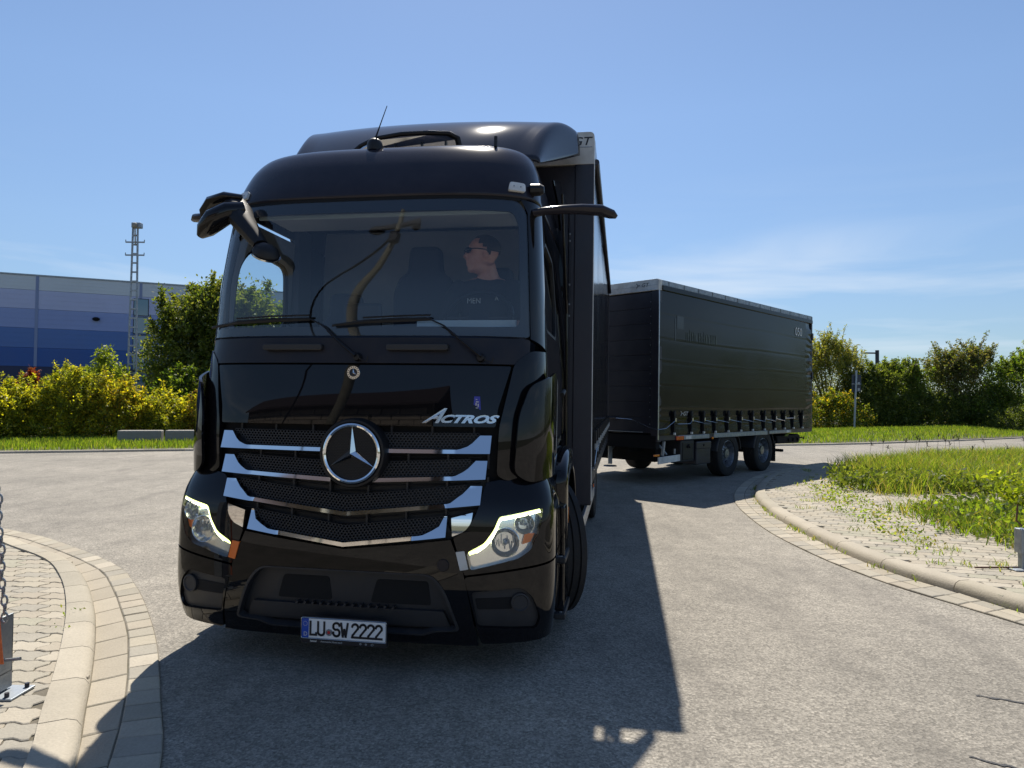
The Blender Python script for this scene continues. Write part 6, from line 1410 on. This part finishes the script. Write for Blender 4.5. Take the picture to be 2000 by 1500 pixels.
DRY = [(.26, .22, .10), (.20, .18, .07), (.13, .17, .03)]
def vergepts(n, x0, x1, d0, d1, pw=1):
    i = rng.uniform(0, len(farL) - 2, n * 6); P = []
    A_ = np.array([[p.x, p.y] for p in farL]); O_ = np.array([[p.x, p.y] for p in offs(farL, 1)]) - A_
    j = i.astype(int); t = (i - j)[:, None]; b = A_[j] * (1 - t) + A_[j + 1] * t; dd_ = d0 + (d1 - d0) * rng.random(len(i)) ** pw; p = b + O_[j] * dd_[:, None]
    ok = (b[:, 0] > x0) & (b[:, 0] < x1); p = p[ok][:n]; bx_ = b[ok][:n, 0]; dd_ = dd_[ok][:n]
    return np.c_[p, [vergez(x, d) for x, d in zip(bx_, dd_)]]
blades('verge_grass', vergepts(46000, -26, -6, .12, 5.5, .9), .16, .018, GC + [(.09, .15, .03)], label='short green grass on the left verge below the yellow bushes')
blades('verge_grass', vergepts(60000, 9, 36, .12, 12, .9), .17, .022, GC + [(.10, .16, .04)], label='green grass on the verge below the right trees')
# right island: long grass in the shadow-free part, weeds over the pavers
isl = [(7.7, 16.9), (6.5, 14.2), (6.05, 12.6), (6.0, 11.5), (6.7, 11.2), (7.6, 11.6), (9, 11.3), (12, 11.6), (24, 16), (30, 24), (24, 25.6), (17, 22.6), (12.4, 20.3), (9.3, 18.3)]
def inreg(poly, n, z=.1):
    xs_ = [p[0] for p in poly]; ys_ = [p[1] for p in poly]; a = np.c_[rng.uniform(min(xs_), max(xs_), n * 4), rng.uniform(min(ys_), max(ys_), n * 4)]; a = a[inpoly(a[:, 0], a[:, 1], poly)][:n]; return np.c_[a, np.full(len(a), z)]
def thin(P, poly, soft=.5):
    d = dpoly(P[:, 0], P[:, 1], poly); return P[rng.random(len(P)) < np.clip(d / soft, .08, 1)], np.clip(d / soft, .25, 1)
P = inreg(isl, 110000); P, _ = thin(P, isl, .9); P[:, 2] += np.array([.10 * noise.noise(Vector((x * .5, y * .5, 0))) for x, y in P[:, :2]])
blades('island_grass', P, .30, .012, GC + DRY, .6, 'tall bright green grass filling the right island')
isl2 = [(5.35, 10.0), (6.2, 10.5), (8.4, 10.5), (9.5, 9), (8, 6.2), (5.5, 6.4), (5.15, 7.1), (5.1, 8.2)]
P = inreg(isl2, 26000); P, _ = thin(P, isl2, 1.1)
blades('island_weeds', P, .18, .012, GC[:4] + DRY + [(.07, .12, .03)], .8, 'lower leafy weeds spreading over the pavers by the right barrier post')
Pc = inreg(isl2, 1500, .16); Pc, _ = thin(Pc, isl2, 1.1); Pc[:, 2] += rng.uniform(-.03, .10, len(Pc)); tag(leaves('broad_weeds', Pc, 9, .075, BR + GR + [(.16, .22, .03)], None, aspect=.6, spread=np.full(len(Pc), .07)), 'broad-leaved weeds mixed into the grass near the right barrier post', 'weeds', kind='stuff')
Pc = inreg([(5.8, 12.2), (6.4, 14), (8.2, 13.6), (9, 12), (7.5, 11.7)], 500, .22); tag(leaves('dark_weeds', Pc, 9, .09, GR, None, aspect=.5, spread=np.full(len(Pc), .08)), 'darker weed clump at the near edge of the tall grass', 'weeds', kind='stuff')
Pc = inreg([(6.6, 8.2), (8.2, 8.6), (8.4, 10.4), (6.9, 10.3)], 420, .40); Pc[:, 2] += rng.uniform(-.2, .25, len(Pc)); tag(leaves('bright_shrub_leaves', Pc, 9, .085, [(.15, .20, .02), (.20, .23, .03), (.10, .14, .02)], None, aspect=.5, spread=np.full(len(Pc), .09)), 'bright lime-green leafy weeds at the right edge', 'weeds', kind='stuff')
tuft = []
for _ in range(430):
    i = rng.integers(20, len(C_) - 5); q = inn[0]
    p = C_[i]; n_ = offs([C_[i - 1], p, C_[i + 1]], sR)[1] - p; k = rng.choice([rng.uniform(-.02, .02), rng.uniform(.4, 2.4)], p=[.45, .55]); q = p + n_ * k; m = rng.integers(4, 22)
    if q.y < 4: continue
    z = .012 if k < .1 else .09; tuft.append(np.c_[q.x + rng.normal(0, .04, m), q.y + rng.normal(0, .05, m), np.full(m, z)])
blades('joint_weeds', np.concatenate(tuft), .055, .008, GC + DRY, .9, 'little weed tufts in the joints along the right kerb')
Pm = inreg([(4.5, 7), (6.2, 13), (5.6, 13.3), (4.6, 10), (4.2, 7.4)], 260, .102); tag(leaves('creeping_weeds', Pm, 7, .045, GC + DRY, None, aspect=.5, spread=np.full(len(Pm), .05)), 'flat creeping weeds scattered on the right pavers', 'weeds', kind='stuff')
Pm = np.array([(x, y, .078) for x, y in ((-2.9, 4.6), (-3.1, 4.9), (-3.05, 5.0), (-3.0, 4.62))]); tag(leaves('creeping_weeds', Pm, 6, .025, GC, None, aspect=.5, spread=np.full(len(Pm), .02)), 'tiny green sprouts in the joints of the left paving', 'weeds', kind='stuff')
# seed heads over the tall grass
P = inreg([(8.2, 17.5), (11, 17), (24, 23), (20, 24)], 60, .35); mb = MB()
for p in P:
    t = Vector(p) + Vector((random.uniform(-.08, .08), 0, random.uniform(.25, .55))); mb.tube([tuple(p), tuple(t)], .004, 3)
    for k in range(5): a = t + Vector((random.uniform(-.07, .07), random.uniform(-.05, .05), random.uniform(-.12, .05))); mb.tube([tuple(t - Vector((0, 0, .1))), tuple(a)], .006, 3)
tag(mb.build('seed_heads', M['bark'], None), 'brown dry seed heads standing over the island grass', 'seed heads', kind='stuff')

Pr = clump_points([(46 + 1.2 * k, 20 + 3.4 * k, 3.0, 2.8, 3.0, 3.6) for k in range(12)], 3000, 7); o = leaves('side_tree_row', Pr, 7, .30, DK + GR, None, spread=np.full(len(Pr), .25)); tag(o, 'row of trees outside the view at the right, mirrored in the trailer curtain', 'trees', kind='stuff')
